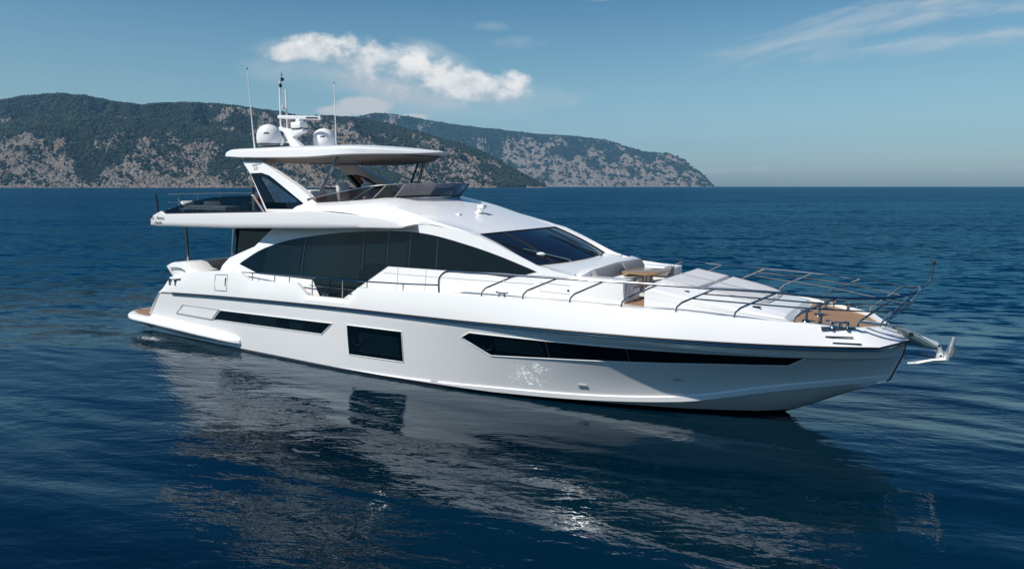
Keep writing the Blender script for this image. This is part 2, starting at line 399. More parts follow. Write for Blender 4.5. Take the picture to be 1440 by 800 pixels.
df = nt_.nodes.new('ShaderNodeBsdfDiffuse'); gs = nt_.nodes.new('ShaderNodeBsdfGlossy'); fz = nt_.nodes.new('ShaderNodeFresnel'); fz.inputs[0].default_value = 1.43; mx = nt_.nodes.new('ShaderNodeMixShader')
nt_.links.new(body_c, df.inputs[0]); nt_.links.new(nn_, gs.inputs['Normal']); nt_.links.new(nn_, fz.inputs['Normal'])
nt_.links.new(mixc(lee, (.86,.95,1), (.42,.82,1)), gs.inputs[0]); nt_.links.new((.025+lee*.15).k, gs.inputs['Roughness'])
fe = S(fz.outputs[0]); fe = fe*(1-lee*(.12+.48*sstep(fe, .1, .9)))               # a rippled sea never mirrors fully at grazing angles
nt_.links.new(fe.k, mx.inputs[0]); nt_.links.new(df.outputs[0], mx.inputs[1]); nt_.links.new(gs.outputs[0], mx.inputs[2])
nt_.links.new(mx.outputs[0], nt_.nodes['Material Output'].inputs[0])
rad = [0,4,8,14,22,34,50,80,130,220,400,800,1600,3200,6000,9500]; v = []; f = []; n = 96
for i, r_ in enumerate(rad):
    for k in range(n): a = 2*math.pi*k/n; v.append((r_*math.cos(a), r_*math.sin(a), 0))
for i in range(len(rad)-1):
    for k in range(n): f.append((i*n+k, i*n+(k+1)%n, (i+1)*n+(k+1)%n, (i+1)*n+k))
water = obj('water', v, f, 'water', smooth=0)
if water.data.polygons[50].normal.z < 0: water.data.flip_normals(); tag(water, kind='structure')

# ================================================================ coast: ridges standing 2.6 to 5.5 km away across the water
def hash2(ix, iy, s):
    h = (ix*374761393+iy*668265263+s*1274126177) & 0xffffffff
    h = ((h ^ (h >> 13))*1274126177) & 0xffffffff
    return ((h ^ (h >> 16)) & 0xffff)/65535.
def vnoise(x, y, s=0):
    ix = np.floor(x).astype(np.int64); iy = np.floor(y).astype(np.int64); fx = x-ix; fy = y-iy
    fx = fx*fx*(3-2*fx); fy = fy*fy*(3-2*fy)
    a = hash2(ix, iy, s); b_ = hash2(ix+1, iy, s); c = hash2(ix, iy+1, s); d = hash2(ix+1, iy+1, s)
    return (a*(1-fx)+b_*fx)*(1-fy)+(c*(1-fx)+d*fx)*fy
def fbm(x, y, o=5, s=0, ridge=False):
    t = 0; a = 1; n_ = 0
    for k in range(o):
        q = vnoise(x*2**k, y*2**k, s+k)
        if ridge: q = 1-abs(2*q-1)
        t = t+a*q; n_ += a; a *= .52
    return t/n_
ax = np.array([math.cos(TH), math.sin(TH)]); ay = np.array([-math.sin(TH), math.cos(TH)])
def sandt(name, prof, foot, ridge, seed, rocky, nu=900, nv=150, endx=None):
    """prof: (bearing tangent*1000, elevation tangent*1000) of the crest; foot, ridge: distances of shore and crest in metres"""
    tu = np.array([p[0] for p in prof])/1000.; te = np.array([p[1] for p in prof])/1000.
    u = np.linspace(tu[0], tu[-1], nu); e = np.interp(u, tu, te)
    k = np.hanning(15); k /= k.sum(); es = np.convolve(np.pad(e, 7, 'edge'), k, 'valid')
    v = np.concatenate([np.linspace(0, 1, nv), 1+np.linspace(.03, .6, 24)])
    U, V = np.meshgrid(u, v, indexing='ij'); E_ = np.repeat(es[:, None], len(v), 1)
    full = es.max(); rel = np.clip(E_/full, 0, 1)
    depth = foot+(ridge-foot)*V*np.clip(.25+rel*1.1, 0, 1)
    Xl = U*(foot+(ridge-foot)*np.clip(.25+rel*1.1, 0, 1)*V)
    dcrest = foot+(ridge-foot)*np.clip(.25+rel*1.1, 0, 1)
    zc = E_*dcrest+5.43*np.clip(E_*60, 0, 1)
    Vc = np.clip(V, 0, 1)
    shape = .62*(1-(1-Vc)**1.7)+.38*Vc
    z = zc*shape
    back = V > 1; z = np.where(back, zc*(1-((V-1)/.6)**1.6*1.02), z)
    env = np.sin(np.pi*np.clip(V, 0, 1))**.8
    gul = fbm(Xl/330+V*1.2, depth/520, 5, seed, True)-.62
    z = z+gul*env*zc*.58
    crag = fbm(Xl/46, depth/60, 4, seed+9, True)-.6
    rock = fbm(Xl/150+3, depth/210, 5, seed+20)
    lowf = np.clip(1-(z/(full*ridge))*1.5, 0, 1)
    rk = np.clip((rock-.52+rocky*.2+(lowf-.45)*.34+(fbm(Xl/520, depth/300, 3, seed+50)-.5)*.5)*8, 0, 1)
    cl = np.clip(zc/60, 0, 1)
    z = z+crag*(10+34*rk)*np.clip(V*6, .25, 1)*cl*np.clip((1.02-V)*6, .12, 1)
    z = z+(fbm(Xl/11, depth/11, 3, seed+40)-.5)*(6+18*rk)*cl*np.clip((1.03-V)*9, .35, 1)
    z = z+np.clip(V*40, 0, 1)*4*cl
    z = np.minimum(z, 5.43+depth*E_*(.962+.045*fbm(Xl/60, depth/90, 4, seed+70)))
    z[:, 0] = -4; z[0 if False else -1, :] = -4
    wx_ = CAMP.x+Xl*ax[0]+depth*ay[0]; wy_ = CAMP.y+Xl*ax[1]+depth*ay[1]
    P = np.stack([wx_, wy_, z], -1)
    nn = len(v); idx = np.arange(nu*nn).reshape(nu, nn)
    F = np.stack([idx[:-1, :-1], idx[1:, :-1], idx[1:, 1:], idx[:-1, 1:]], -1).reshape(-1, 4)
    me = bpy.data.meshes.new(name); me.vertices.add(nu*nn); me.vertices.foreach_set('co', P.reshape(-1))
    me.loops.add(len(F)*4); me.loops.foreach_set('vertex_index', F.reshape(-1)); me.polygons.add(len(F))
    me.polygons.foreach_set('loop_start', np.arange(len(F))*4); me.update(calc_edges=True)
    at = me.attributes.new('rockiness', 'FLOAT', 'POINT'); at.data.foreach_set('value', rk.reshape(-1).astype(np.float32))
    o = bpy.data.objects.new(name, me); COL.objects.link(o); me.materials.append(M['hill']); tag(o, kind='structure')
    return P, rk, V, zc
m, b = mat('hill_ground', (.1,.1,.08), .95, spec=.1); M['hill'] = m
at = m.node_tree.nodes.new('ShaderNodeAttribute'); at.attribute_name = 'rockiness'; rk = S(at.outputs['Fac'])
g_ = m.node_tree.nodes.new('ShaderNodeNewGeometry'); P_ = g_.outputs['Position']
a1 = noise(P_, .03, 5, .65); a2 = noise(P_, .12, 5, .7); a3 = noise(P_, .008, 3)
rc = mixc(sstep(a2, .3, .7), (.13,.105,.088), (.44,.38,.33)); rc = mixc(sstep(a3, .45, .7)*.5, rc, (.30,.21,.14))
gc = mixc(a1, (.009,.019,.015), (.028,.046,.030))
k = sstep(rk+(a2-.5)*3.4+(a1-.5)*1.6, .50, .66)
S.nt.links.new(mixc(k, gc, rc), b.inputs['Base Color'])
bump(b, a2*16+noise(P_, .35, 3)*5, 1, 1)
def K(pts): return [((x-720)/FPX*1000, (262-y)/FPX*1000) for x, y in pts]
cr1 = K([(-330,215),(-200,196),(-90,186),(0,180),(40,172),(90,166),(130,164),(180,165),(240,171),(300,181),(350,192),(420,206),(500,226),(560,246),(600,262)])
cr2 = K([(-330,175),(-200,168),(-90,160),(0,150),(30,144),(60,139),(100,137),(140,140),(180,148),(215,152),(250,149),(290,149),(330,151),(360,156),(400,161),(430,166),(480,167),(520,170),(560,179),(600,191),(640,202),(680,215),(715,235),(745,252),(770,262.5)])
cr3 = K([(300,190),(380,182),(440,178),(500,169),(530,163),(560,164),(600,172),(660,181),(700,185),(750,191),(800,194),(850,199),(880,209),(905,216),(940,218),(955,224),(975,239),(990,252),(1000,262.5)])
lay = [sandt('near_hill', cr1, 2450, 2950, 3, .48, 800, 130), sandt('coastal_hill', cr2, 2700, 3700, 31, .36, 1000, 150), sandt('far_headland', cr3, 6000, 7400, 77, .62, 800, 130)]

# scrub: evergreen bushes and small trees, nobody could count them
phi = (1+5**.5)/2
ico = np.array([(-1,phi,0),(1,phi,0),(-1,-phi,0),(1,-phi,0),(0,-1,phi),(0,1,phi),(0,-1,-phi),(0,1,-phi),(phi,0,-1),(phi,0,1),(-phi,0,-1),(-phi,0,1)], float); ico /= np.linalg.norm(ico[0])
icf = np.array([(0,11,5),(0,5,1),(0,1,7),(0,7,10),(0,10,11),(1,5,9),(5,11,4),(11,10,2),(10,7,6),(7,1,8),(3,9,4),(3,4,2),(3,2,6),(3,6,8),(3,8,9),(4,9,5),(2,4,11),(6,2,10),(8,6,7),(9,8,1)])
def scrub(name, layer, count, size, seed, free=0):
    P, rk, V, zc = layer; nu, nn, _ = P.shape; rg = np.random.default_rng(seed)
    iu = rg.integers(1, nu-2, count*3); iv = (rg.random(count*3)**.9*(nn-26)).astype(int)+1
    q = P[iu, iv]; cl = fbm(q[:, 0]/38+q[:, 2]/60, q[:, 1]/38+q[:, 2]/45, 4, seed+60)
    keep = ((rk[iu, iv] < .35) | (cl+(rg.random(count*3)-.5)*.10 > (.40+.17*rk[iu, iv] if not free else .42))) & (q[:, 2] > 5)
    iu = iu[keep][:count]; iv = iv[keep][:count]; c = len(iu)
    fu = rg.random(c)[:, None]; fv = rg.random(c)[:, None]
    Q = P[iu, iv]*(1-fu)*(1-fv)+P[iu+1, iv]*fu*(1-fv)+P[iu, iv+1]*(1-fu)*fv+P[iu+1, iv+1]*fu*fv
    s = size*(.5+rg.random(c)**2*1.3)
    jit = 1+.35*(rg.random((c, 12, 1))-.5)*2
    Vt = ico[None]*jit*s[:, None, None]*np.array([1, 1, .72])+Q[:, None, :]+np.array([0, 0, .25])*s[:, None, None]
    F = icf[None]+(np.arange(c)*12)[:, None, None]
    me = bpy.data.meshes.new(name); me.vertices.add(c*12); me.vertices.foreach_set('co', Vt.reshape(-1))
    F = F.reshape(-1, 3); me.loops.add(len(F)*3); me.loops.foreach_set('vertex_index', F.reshape(-1)); me.polygons.add(len(F))
    me.polygons.foreach_set('loop_start', np.arange(len(F))*3); me.update(calc_edges=True)
    o = bpy.data.objects.new(name, me); COL.objects.link(o); me.materials.append(M['scrub']); tag(o, kind='stuff'); return o
m, b = mat('scrub_foliage', (.03,.05,.03), .8, spec=.2); M['scrub'] = m
g_ = m.node_tree.nodes.new('ShaderNodeNewGeometry'); a1 = noise(g_.outputs['Position'], .02, 4); a2 = noise(g_.outputs['Position'], .25, 2)
S.nt.links.new(mixc(sstep(a1*.5+a2*.5, .32, .66), (.005,.012,.010), (.026,.043,.026)), b.inputs['Base Color'])
scrub('low_scrub_on_near_hill', lay[0], 22000, 2.3, 7, 1); scrub('low_scrub_on_coastal_hill', lay[1], 26000, 2.8, 8, 1)
scrub('scrub_on_near_hill', lay[0], 30000, 4.6, 1); scrub('scrub_on_coastal_hill', lay[1], 46000, 5.4, 2); scrub('scrub_on_far_headland', lay[2], 26000, 9.5, 3)

# ================================================================ air over the whole bay
hz = B(); hz.box((0, 0, 287), (19600, 19600, 584)); haze = hz.make('haze', None, smooth=0)
hm = bpy.data.materials.new('haze_air'); hm.use_nodes = True; t = hm.node_tree; t.nodes.clear()
pv = t.nodes.new('ShaderNodeVolumePrincipled'); pv.inputs['Color'].default_value = (.30,.66,1,1); pv.inputs['Density'].default_value = HAZE = 5.5e-5; pv.inputs['Anisotropy'].default_value = 0
oo = t.nodes.new('ShaderNodeOutputMaterial'); t.links.new(pv.outputs[0], oo.inputs['Volume']); haze.data.materials.append(hm)
haze.display_type = 'WIRE'; tag(haze, kind='stuff')
# ================================================================ the motor yacht
yacht = empty('motor_yacht', (0,0,0), 'long white motor yacht with flybridge, hardtop and dark windows floating on the calm sea', 'yacht')
def part(b_, name, m, parent=None, **k): return b_.make(name, m, parent or yacht, **k)
def steps(a, b_, st, extra=()):
    return sorted(set([round(x, 3) for x in list(np.arange(a, b_, st))+[b_]+[e for e in extra if a <= e <= b_]]))

# ---- hull: topsides with a styling crease, chine, vee bottom
hc = lin([5,7,8.4,10,11.74,12.7,13.2],[.0,.07,.14,.20,.26,.30,.32])
xs = steps(-11.28, 13.19, .22, (-11.08,-10.54,-10.3))
rows = []
for x in xs:
    zt = min(ZR(x)-.05, ZS(x)-.03); zc = zt-hc(x); zk = ZK(x); yt = YT(x); yk = YK(x); r_ = []
    g = min(1, max(0, (x-5)/1.5))*min(1, max(0, (13.2-x)/.8))
    zc = max(zc, zk+.02)
    yc = topside(x, zc)
    r_ += [(x, yt-.01*g, zt), (x, (yt*.4+yc*.6)-.03*g, zt*.45+zc*.55), (x, yc+.045*g, zc+.02), (x, yc+.03*g, zc-.02*g-.0005)]
    for k in range(1, 10):
        z = zc+(zk+.14*min(1, (zc-zk)/.5)-zc)*k/9; r_.append((x, topside(x, z)+(.0), z))
    lip = .05*min(1, max(0, (12.9-x)/2))
    r_ += [(x, topside(x, r_[-1][2])+lip*.7, r_[-1][2]-.02), (x, yk+lip, zk), (x, max(yk-.06, .0), zk-.01)]
    zb = ZB(x) if x < 12.88 else zk-.01
    r_ += [(x, yk*.5, min(zk, 1)*.35+zb*.65-.0), (x, .0, zb)]
    rows.append([(p[0], -p[1], p[2]) for p in r_])
hb = B().grid(rows)
n0 = len(rows[0]); hb.mirror()
tr = rows[0]; hb.add([p for p in tr]+[(p[0], -p[1], p[2]) for p in tr[::-1]], [tuple(range(2*n0))])
hull = part(hb, 'hull', 'hull', smooth=24)
st = B(); st.tube([(12.89,0,1.08),(12.955,0,1.14),(13.165,0,1.70),(13.205,0,1.96)], .02, 8); part(st, 'stem_guard', 'darkmetal', hull)

# ---- bulwark: upper hull side from rub line to its cap, gate notch, blunt bow
bx = steps(-11.25, 12.37, .25, (-11.08,-10.54,-9.83,-9.29,-8.45,-6.6,-5.6,-5.15,-2.86,-2.42,-.72,-.3))
up = []
def deckz(x): return float(np.interp(x, [-11,-6.7,-6.69,-.3,.5,2.6,5.9,9,11.2,12.9],[1.75,1.75,2.1,2.1,2.52,2.595,2.645,2.595,2.465,2.31]))
T_OUT = 3.0
stn = []
for x in bx:
    zr = ZR(x)+.04; zs = ZS(x); ys = YS(x)
    if x < -9.3: zr = min(zr, zs-.02)
    th = .10+.30*min(1, max(0, (-6.8-x)/1.2))
    stn.append(((x, YR(x), zr), (x, ys, zs), (x, ys-th, zs+.004), (x, ys-th-.01, min(deckz(x)-.03, zs-.03))))
stn += [((12.79,1.24,2.09),(12.45,1.02,2.43),(12.35,.95,2.425),(12.33,.94,2.24)),
        ((13.06,.60,2.09),(12.68,.52,2.385),(12.55,.48,2.38),(12.53,.47,2.22)),
        ((13.3,0,2.09),(12.95,0,2.335),(12.75,0,2.335),(12.73,0,2.2))]
ub = B(); rr = []
for R_, S_, I_, D_ in stn:
    m1 = tuple(R_[k]*.5+S_[k]*.5+(.035 if k == 1 and R_[0] < 12 else 0) for k in range(3))
    under = (R_[0]-(.14 if R_[0] > 12.7 else 0), max(R_[1]-.10, 0), R_[2]-.10)
    rr.append([(p[0], -p[1], p[2]) for p in (under, R_, m1, S_, I_, D_)])
ub.grid(rr).mirror()
bulw = part(ub, 'bulwark', 'gelcoat', hull, smooth=28)
# rub rail: black groove strip over a grey steel strip, round the blunt bow
def line3(f, a, b_, st_): return [f(x) for x in steps(a, b_, st_)]
rb = B(); pts = [(x, -YR(x)-.004, ZR(x)+.015) for x in steps(-9.55, 12.7, .35)]+[(12.79,-1.245,2.065),(13.06,-.61,2.065),(13.31,0,2.065)]
rb.tube(pts, .024, 8); part(rb, 'rub_rail', 'black', hull)
rb = B(); pts = [(x, -YR(x)+.012, ZR(x)-.035) for x in steps(-9.6, 12.7, .35)]+[(12.77,-1.215,2.015),(13.03,-.6,2.015),(13.28,0,2.015)]
rb.tube(pts, .026, 8); part(rb, 'steel_strip', 'steel', hull)
for side in (1,):
    rb = B(); pts = [(x, YR(x), ZR(x)) for x in steps(-9.6, 12.79, .5)]+[(13.06,.6,2.05),(13.3,0,2.05)]
    rb.tube(pts, .045, 8); part(rb, 'rub_rail', 'black', hull)
# hull windows
def hullwin(name, poly, rnd=0):
    for s_ in (-1, 1):
        w = panel(name, poly, topside, .006, .03, 'hull_glass', hull, s_, .16)
        fr = B(); d_ = dens(poly, .3); fr.tube([(p[0], s_*(topside(*p)+.004), p[1]) for p in d_], .016, 6, True); part(fr, 'window_frame', 'gelcoat', w)
    return w
AFTW = [(-7.25,.92),(-6.78,1.29),(-1.38,1.42),(-1.87,1.03)]; MIDW = [(-.78,1.44),(1.3,1.47),(1.23,.57),(-.8,.54)]
FWDW = [(3.31,1.54),(3.59,1.70),(5.65,1.71),(8.17,1.72),(10.0,1.72),(11.41,1.70),(11.02,1.45),(9.49,1.42),(8.08,1.35),(6.25,1.25),(4.13,1.12)]
hullwin('hull_window', AFTW); hullwin('hull_window', MIDW); hullwin('hull_window', FWDW)
for x, z, r_ in ((-.42,1.02,.16),(4.08,1.42,.14)):
    p = B(); p.tube([(x+r_*math.cos(a), -topside(x, z)-.008, z+r_*math.sin(a)) for a in np.linspace(0, 2*math.pi, 25)[:-1]], .009, 6, True); part(p, 'porthole_ring', 'darkmetal', hull)
for x in (5.75, 7.72):
    p = B(); z0, z1 = (1.24,1.70) if x < 6 else (1.34,1.71); p.tube([(x, -topside(x, z0)-.006, z0+.01), (x, -topside(x, z1)-.006, z1-.01)], .010, 6); part(p, 'window_seam', 'rub', hull)
for s_ in (-1, 1):
    pn = panel('hull_vent_panel', [(-9.40,.93),(-8.95,1.24),(-6.90,1.275),(-7.32,.93)], topside, .018, .03, 'gelcoat', hull, s_, .2)
    fr = B(); fr.tube([(p[0], s_*(topside(*p)+.012), p[1]) for p in dens([(-9.48,.90),(-9.0,1.265),(-6.83,1.30),(-7.28,.90)], .3)], .012, 6, True); part(fr, 'vent_seam', 'seam', pn)
for x, z in ((2.2,.13),(6.45,.56),(8.72,.93)):
    p = B(); y0 = -topside(x, z); p.box((x, y0-.01, z), (.26,.05,.05), rz=math.atan2(-(topside(x+.3, z)-topside(x, z)), .3)*1.0, taper=.8); part(p, 'drain_scupper', 'seam', hull, bevel=.01)
for (xa, za, xb, zb) in ((11.80,2.28,12.30,2.27),(11.95,2.16,12.47,2.15)):
    def ys_(x, z):
        t = (z-(ZR(x)+.04))/(ZS(x)-ZR(x)-.04); return YR(x)+(YS(min(x,12.37))-YR(x))*t+.035*(1-abs(2*t-1))
    p = B(); p.tube([(xa, -ys_(xa, za)-.008, za), (xb, -ys_(xb, zb)-.02, zb)], .013, 6); part(p, 'fender_slot', 'darkmetal', bulw)
# boarding door seam and its slot, fairlead recess at the quarter
def qf(x, z): return (YR(x)+(YS(x)-YR(x))*min(max((z-ZR(x))/(ZS(x)-ZR(x)), 0), 1))+.034
for s_ in (-1, 1):
    p = B(); p.tube([(x, s_*(qf(x, z)+.002), z) for x, z in dens([(-6.95,2.50),(-6.28,2.54),(-6.28,2.0),(-6.95,1.97)], .3)], .008, 5, True); part(p, 'side_door_seam', 'seam', bulw)
    p = B(); p.tube([(-6.36, s_*(qf(-6.4,2.4)+.004), 2.42), (-6.36, s_*(qf(-6.4,2.1)+.004), 2.16)], .015, 6); part(p, 'door_hinge', 'darkmetal', bulw)
fl = B(); fl.prism([(-9.80,-3.20,2.12),(-9.05,-3.25,2.20),(-9.05,-3.27,1.93),(-9.95,-3.22,1.88)], (0,.08,0)); fair = part(fl, 'fairlead', 'darkmetal', bulw)
for x in (-9.70,-9.35):
    r_ = B(); r_.lathe([(.04,1.90),(.075,1.94),(.055,2.02),(.075,2.11),(.04,2.15)], (x,-3.24,.01), 14); part(r_, 'roller', 'steel', fair)

# ---- swim platform with its side wings
pf = B(); rows = []
W_ = pchip([-13.35,-13.15,-12.7,-12.0,-10,-8,-6.8,-6.1,-5.85],[2.55,2.95,3.25,3.42,3.50,3.53,3.50,3.43,3.30])
zt_ = lin([-13.35,-12,-11,-9,-7,-6.1,-5.85],[.58,.60,.60,.56,.50,.46,.42]); zb_ = lin([-13.35,-12.5,-11.5,-9,-6.6,-6.1,-5.85],[.36,.24,.12,.03,.08,.22,.34])
for x in steps(-13.35, -5.85, .2, (-13.25,-5.95,-6.02)):
    w = W_(x); t, b_ = zt_(x), zb_(x); md_ = .5*(t+b_)+.03
    inn = 0 if x < -11.6 else 2.9
    rows.append([(x, -y_, z_) for y_, z_ in ((inn, t), (w-.16, t), (w-.05, t-.03), (w, t-.10), (w-.005, t-.17), (w-.07, t-.21), (w-.42, b_), (inn, b_))])
pf.grid(rows); n_ = len(rows[0])
pf.add(rows[0], [tuple(range(n_))]); pf.add(rows[-1], [tuple(range(n_))]); pf.mirror()
plat = part(pf, 'swim_platform', 'gelcoat', smooth=50)
tk = B(); a = [(x, -(W_(x)-.28), zt_(x)+.012) for x in steps(-13.2, -11.45, .15)]; tk.grid([a, [(p[0], -p[1], p[2]) for p in a]]); part(tk, 'platform_teak', 'teak', plat)
cl_ = B(); cl_.tube([(-13.15,-2.55,.58),(-13.12,-2.55,.68),(-12.86,-2.72,.68),(-12.84,-2.72,.58)], .018, 8); part(cl_, 'cleat', 'steel', plat)
# transom, stairs and cockpit coaming
tb = B(); tb.prism([(-11.25,-2.95,.55),(-10.85,-2.95,1.0),(-10.35,-2.95,1.6),(-9.95,-2.95,2.05),(-9.7,-2.95,2.15),(-9.7,-2.95,.5)], (0,5.9,0)); part(tb, 'transom', 'gelcoat', bevel=.03)
for s_ in (-1, 1):
    qb = B(); yo = 3.02*s_
    qb.prism([(x, yo, z) for x, z in ((-10.22,2.50),(-9.98,2.28),(-9.8,2.10),(-8.3,2.28),(-8.35,2.48),(-8.65,2.52),(-8.95,2.71),(-9.35,2.76),(-9.42,2.69),(-9.75,2.72),(-9.97,2.67),(-10.25,2.56))], (0,-.80*s_,0))
    q_ = part(qb, 'quarter_coaming', 'gelcoat', bevel=.02)
    hr = B(); hr.tube(smoothcurve([(-9.90,yo+.0*s_,2.40),(-9.86,yo+.05*s_,2.51),(-9.45,yo+.05*s_,2.53),(-9.15,yo+.05*s_,2.49),(-9.10,yo+.0*s_,2.38)], 4), .018, 8); part(hr, 'grab_rail', 'steel', q_)
    po = B(); po.tube([(-9.92, 2.38*s_, 2.70), (-9.86, 2.42*s_, 4.02)], .062, 12); part(po, 'overhang_post', 'steel')
    sc_ = B(); sc_.box((-8.6, 2.95*s_, 2.1), (.5,.6,.5)); 
# aft cockpit sofa and table
sf = B(); sf.box((-10.25,0,2.33),(.32,4.5,.62)); sofa = part(sf, 'cockpit_sofa', 'gelcoat', bevel=.05)
for k in range(3):
    cb_ = B(); cb_.box((-10.02,-1.45+1.45*k,2.42),(.16,1.38,.46),ry=-.12); part(cb_, 'back_cushion', 'white_cushion', sofa, bevel=.05)
    cb_ = B(); cb_.box((-9.65,-1.45+1.45*k,2.12),(.72,1.38,.16)); part(cb_, 'seat_cushion', 'light_cushion', sofa, bevel=.05)
cb_ = B(); cb_.box((-9.68,0,1.90),(.8,4.4,.3)); part(cb_, 'sofa_base', 'gelcoat', sofa, bevel=.02)
def deck_strip(name, xa, xb, mt, lo=0, hi=1, dz=0):
    dk = B(); dr = []
    for x in steps(xa, xb, .25, (-6.7,-6.69,-.3,.5,2.6,5.9)):
        w = (YS(x)-.10 if x < 12.37 else float(np.interp(x, [12.37,12.53,12.75],[1.03,.48,.0]))) - (.30 if x < -6.9 else 0)
        a_, b_ = (w-hi, w-lo) if lo or hi != 1 else (0, w)
        dr.append([(x, -b_, deckz(x)+dz), (x, -a_, deckz(x)+dz)])
    dk.grid(dr).mirror(); return part(dk, name, mt, smooth=0)
deck_strip('cockpit_teak', -10.5, -.3, 'teak'); deck_strip('side_deck', -.3, 10.9, 'side_nonskid'); deck_strip('foredeck_teak', 10.9, 12.74, 'teak')
deck_strip('teak_edging', .6, 10.9, 'teak', .0001, .075, .006)
p = B(); p.box((7.66,0,2.625),(.62,4.1,.02)); part(p, 'walkway_teak', 'teak', smooth=0)

# ---- cabin sides
ARC = [(-6.08,2.87),(-5.85,3.02),(-5.12,3.40),(-4.02,3.72),(-2.52,3.95),(-.98,4.10),(.70,4.17),(1.80,4.11),(2.97,3.89),(3.93,3.65),(4.73,3.40),(5.07,3.28)]
arc = [tuple(p) for p in [(v.x, v.y) for v in smoothcurve([(a[0], a[1], 0) for a in ARC], 5)]]
GL = arc+[(4.41,3.10),(2.97,3.18),(.34,3.17),(-1.32,2.13),(-2.30,2.11),(-2.68,2.58),(-5.08,2.61)]
SH = [(.76,4.34),(1.65,4.38),(2.62,4.28),(3.33,4.13),(3.97,3.89),(5.03,3.45),(5.5,3.33),(5.98,3.24),(6.7,3.19),(7.35,3.17)]
CABP = [(-7.03,2.3),(-7.02,2.58),(-6.94,2.78),(-6.66,3.04),(-6.1,3.25),(-5.53,3.46),(-5.25,3.71),(-4.86,4.07),(-4.84,4.22),(.5,4.32)]+SH+[(7.35,2.40),(4.3,2.4),(-.4,2.3),(-.6,2.05),(-2.6,2.05),(-7.03,2.05)]
cabin = empty('cabin'); cabin.parent = yacht
for s_ in (-1, 1):
    cs_ = panel('cabin_side', CABP, cab, 0, .05, 'gelcoat', cabin, s_, .16)
    g_w = panel('side_window', GL, cab, .012, .03, 'side_glass', cabin, s_, .14)
    for x, za, zb in ((-3.22,2.62,3.86),(-.66,3.0,4.10),(.29,3.22,4.14),(1.10,3.22,4.13),(2.05,3.22,4.02)):
        p = B(); p.tube([(x, s_*(cab(x, za)+.012), za), (x, s_*(cab(x, zb)+.012), zb)], .006, 5); 
        if s_ < 0: part(p, 'glass_joint', 'rub', g_w)
# saloon aft glass
sg = B(); sg.prism([(-6.85,-2.74,1.76),(-6.82,-2.46,4.02),(-4.9,-2.42,4.03),(-5.2,-2.55,3.2),(-5.3,-2.70,1.76)], (0,.03,0)); part(sg, 'saloon_side_window', 'side_glass', cabin, smooth=0)
sg = B(); sg.box((-6.82,0,2.9),(.04,5.0,2.3)); part(sg, 'saloon_aft_window', 'side_glass', cabin, smooth=0)
for s_ in (-1, 1): sg = B(); sg.tube([(-6.88,s_*2.76,2.1),(-6.84,s_*2.56,4.02)], .035, 6); part(sg, 'window_post', 'steel', cabin)

# ---- upper body: roof skin from side to centre, windshield, cowl
RX =  [-3.4,-2.2,-1.2,-.35,.25,.72,1.59,2.54,3.14]
SHX = pchip([-3.4,-2.2,.2,.72,1.59,2.54,3.14],[4.66,4.70,4.52,4.36,4.39,4.28,4.15])
P1y = pchip([-3.4,-2.2,-.35,1.2,2.54,3.14],[2.52,2.50,2.46,2.40,2.24,2.08]); P1z = pchip([-3.4,-2.2,-.35,.25,1.2,2.0,2.54,3.14],[4.86,4.90,4.93,4.86,4.64,4.43,4.30,4.13])
P2y = pchip([-3.4,-2.2,-1.2,-.35,.25,1.2,3.14],[2.32,2.20,2.05,1.72,1.6,1.5,1.4]); P2z = pchip([-3.4,-2.2,-1.2,-.35,.25,1.2,2.2,3.14],[4.92,4.97,5.03,5.09,4.98,4.74,4.45,4.16])
PCz = pchip([-.35,.0,.4,1.2,2.2,3.14],[5.10,5.06,4.97,4.78,4.49,4.17])
rf = B(); rows = []
for x in steps(-3.4, 3.14, .15):
    ys0 = cab(x, SHX(x))+.004 if x > .5 else 2.92+(x < .5)*0
    ys0 = float(np.interp(x, [-3.4,.2,.9], [2.95,2.86,cab(.9, SHX(.9))+.004])) if x < .9 else cab(x, SHX(x))+.004
    zc_ = PCz(x) if x > -.35 else P2z(x)
    ctrl = [(ys0, SHX(x)), (P1y(x), P1z(x)), (P2y(x), P2z(x))]
    r_ = [ctrl[0], tuple(np.array(ctrl[0])*.66+np.array(ctrl[1])*.34+np.array([.03,.03])), tuple(np.array(ctrl[0])*.33+np.array(ctrl[1])*.67+np.array([.03,.03])), ctrl[1],
          tuple(np.array(ctrl[1])*.5+np.array(ctrl[2])*.5+np.array([.01,.012])), ctrl[2]]
    if x > -.34: r_ += [(P2y(x)*.66, P2z(x)*.35+zc_*.65), (P2y(x)*.33, zc_-.004), (0, zc_)]
    else: r_ += [(P2y(x)-.03, P2z(x)-.02), (P2y(x)-.05, 4.5), (P2y(x)-.06, 4.42)]
    bl = .24*min(max((x-1.4)/1.74, 0), 1)**2
    rows.append([(x+bl*max(1-(y_/2.06)**2, 0), -y_, z_) for y_, z_ in r_])
rf.grid(rows).mirror(); roof = part(rf, 'coachroof', 'gelcoat', cabin, smooth=22)
ft = B(); ft.add([(-.345,-1.66,5.08),(-.345,1.66,5.08),(-.345,1.66,4.4),(-.345,-1.66,4.4)], [(0,1,2,3)]); part(ft, 'coaming_face', 'liner', roof, smooth=0)
ft = B(); ft.box((-5.0,0,4.36),(9.6,4.5,.06)); part(ft, 'flybridge_deck', 'teak', cabin, smooth=0)
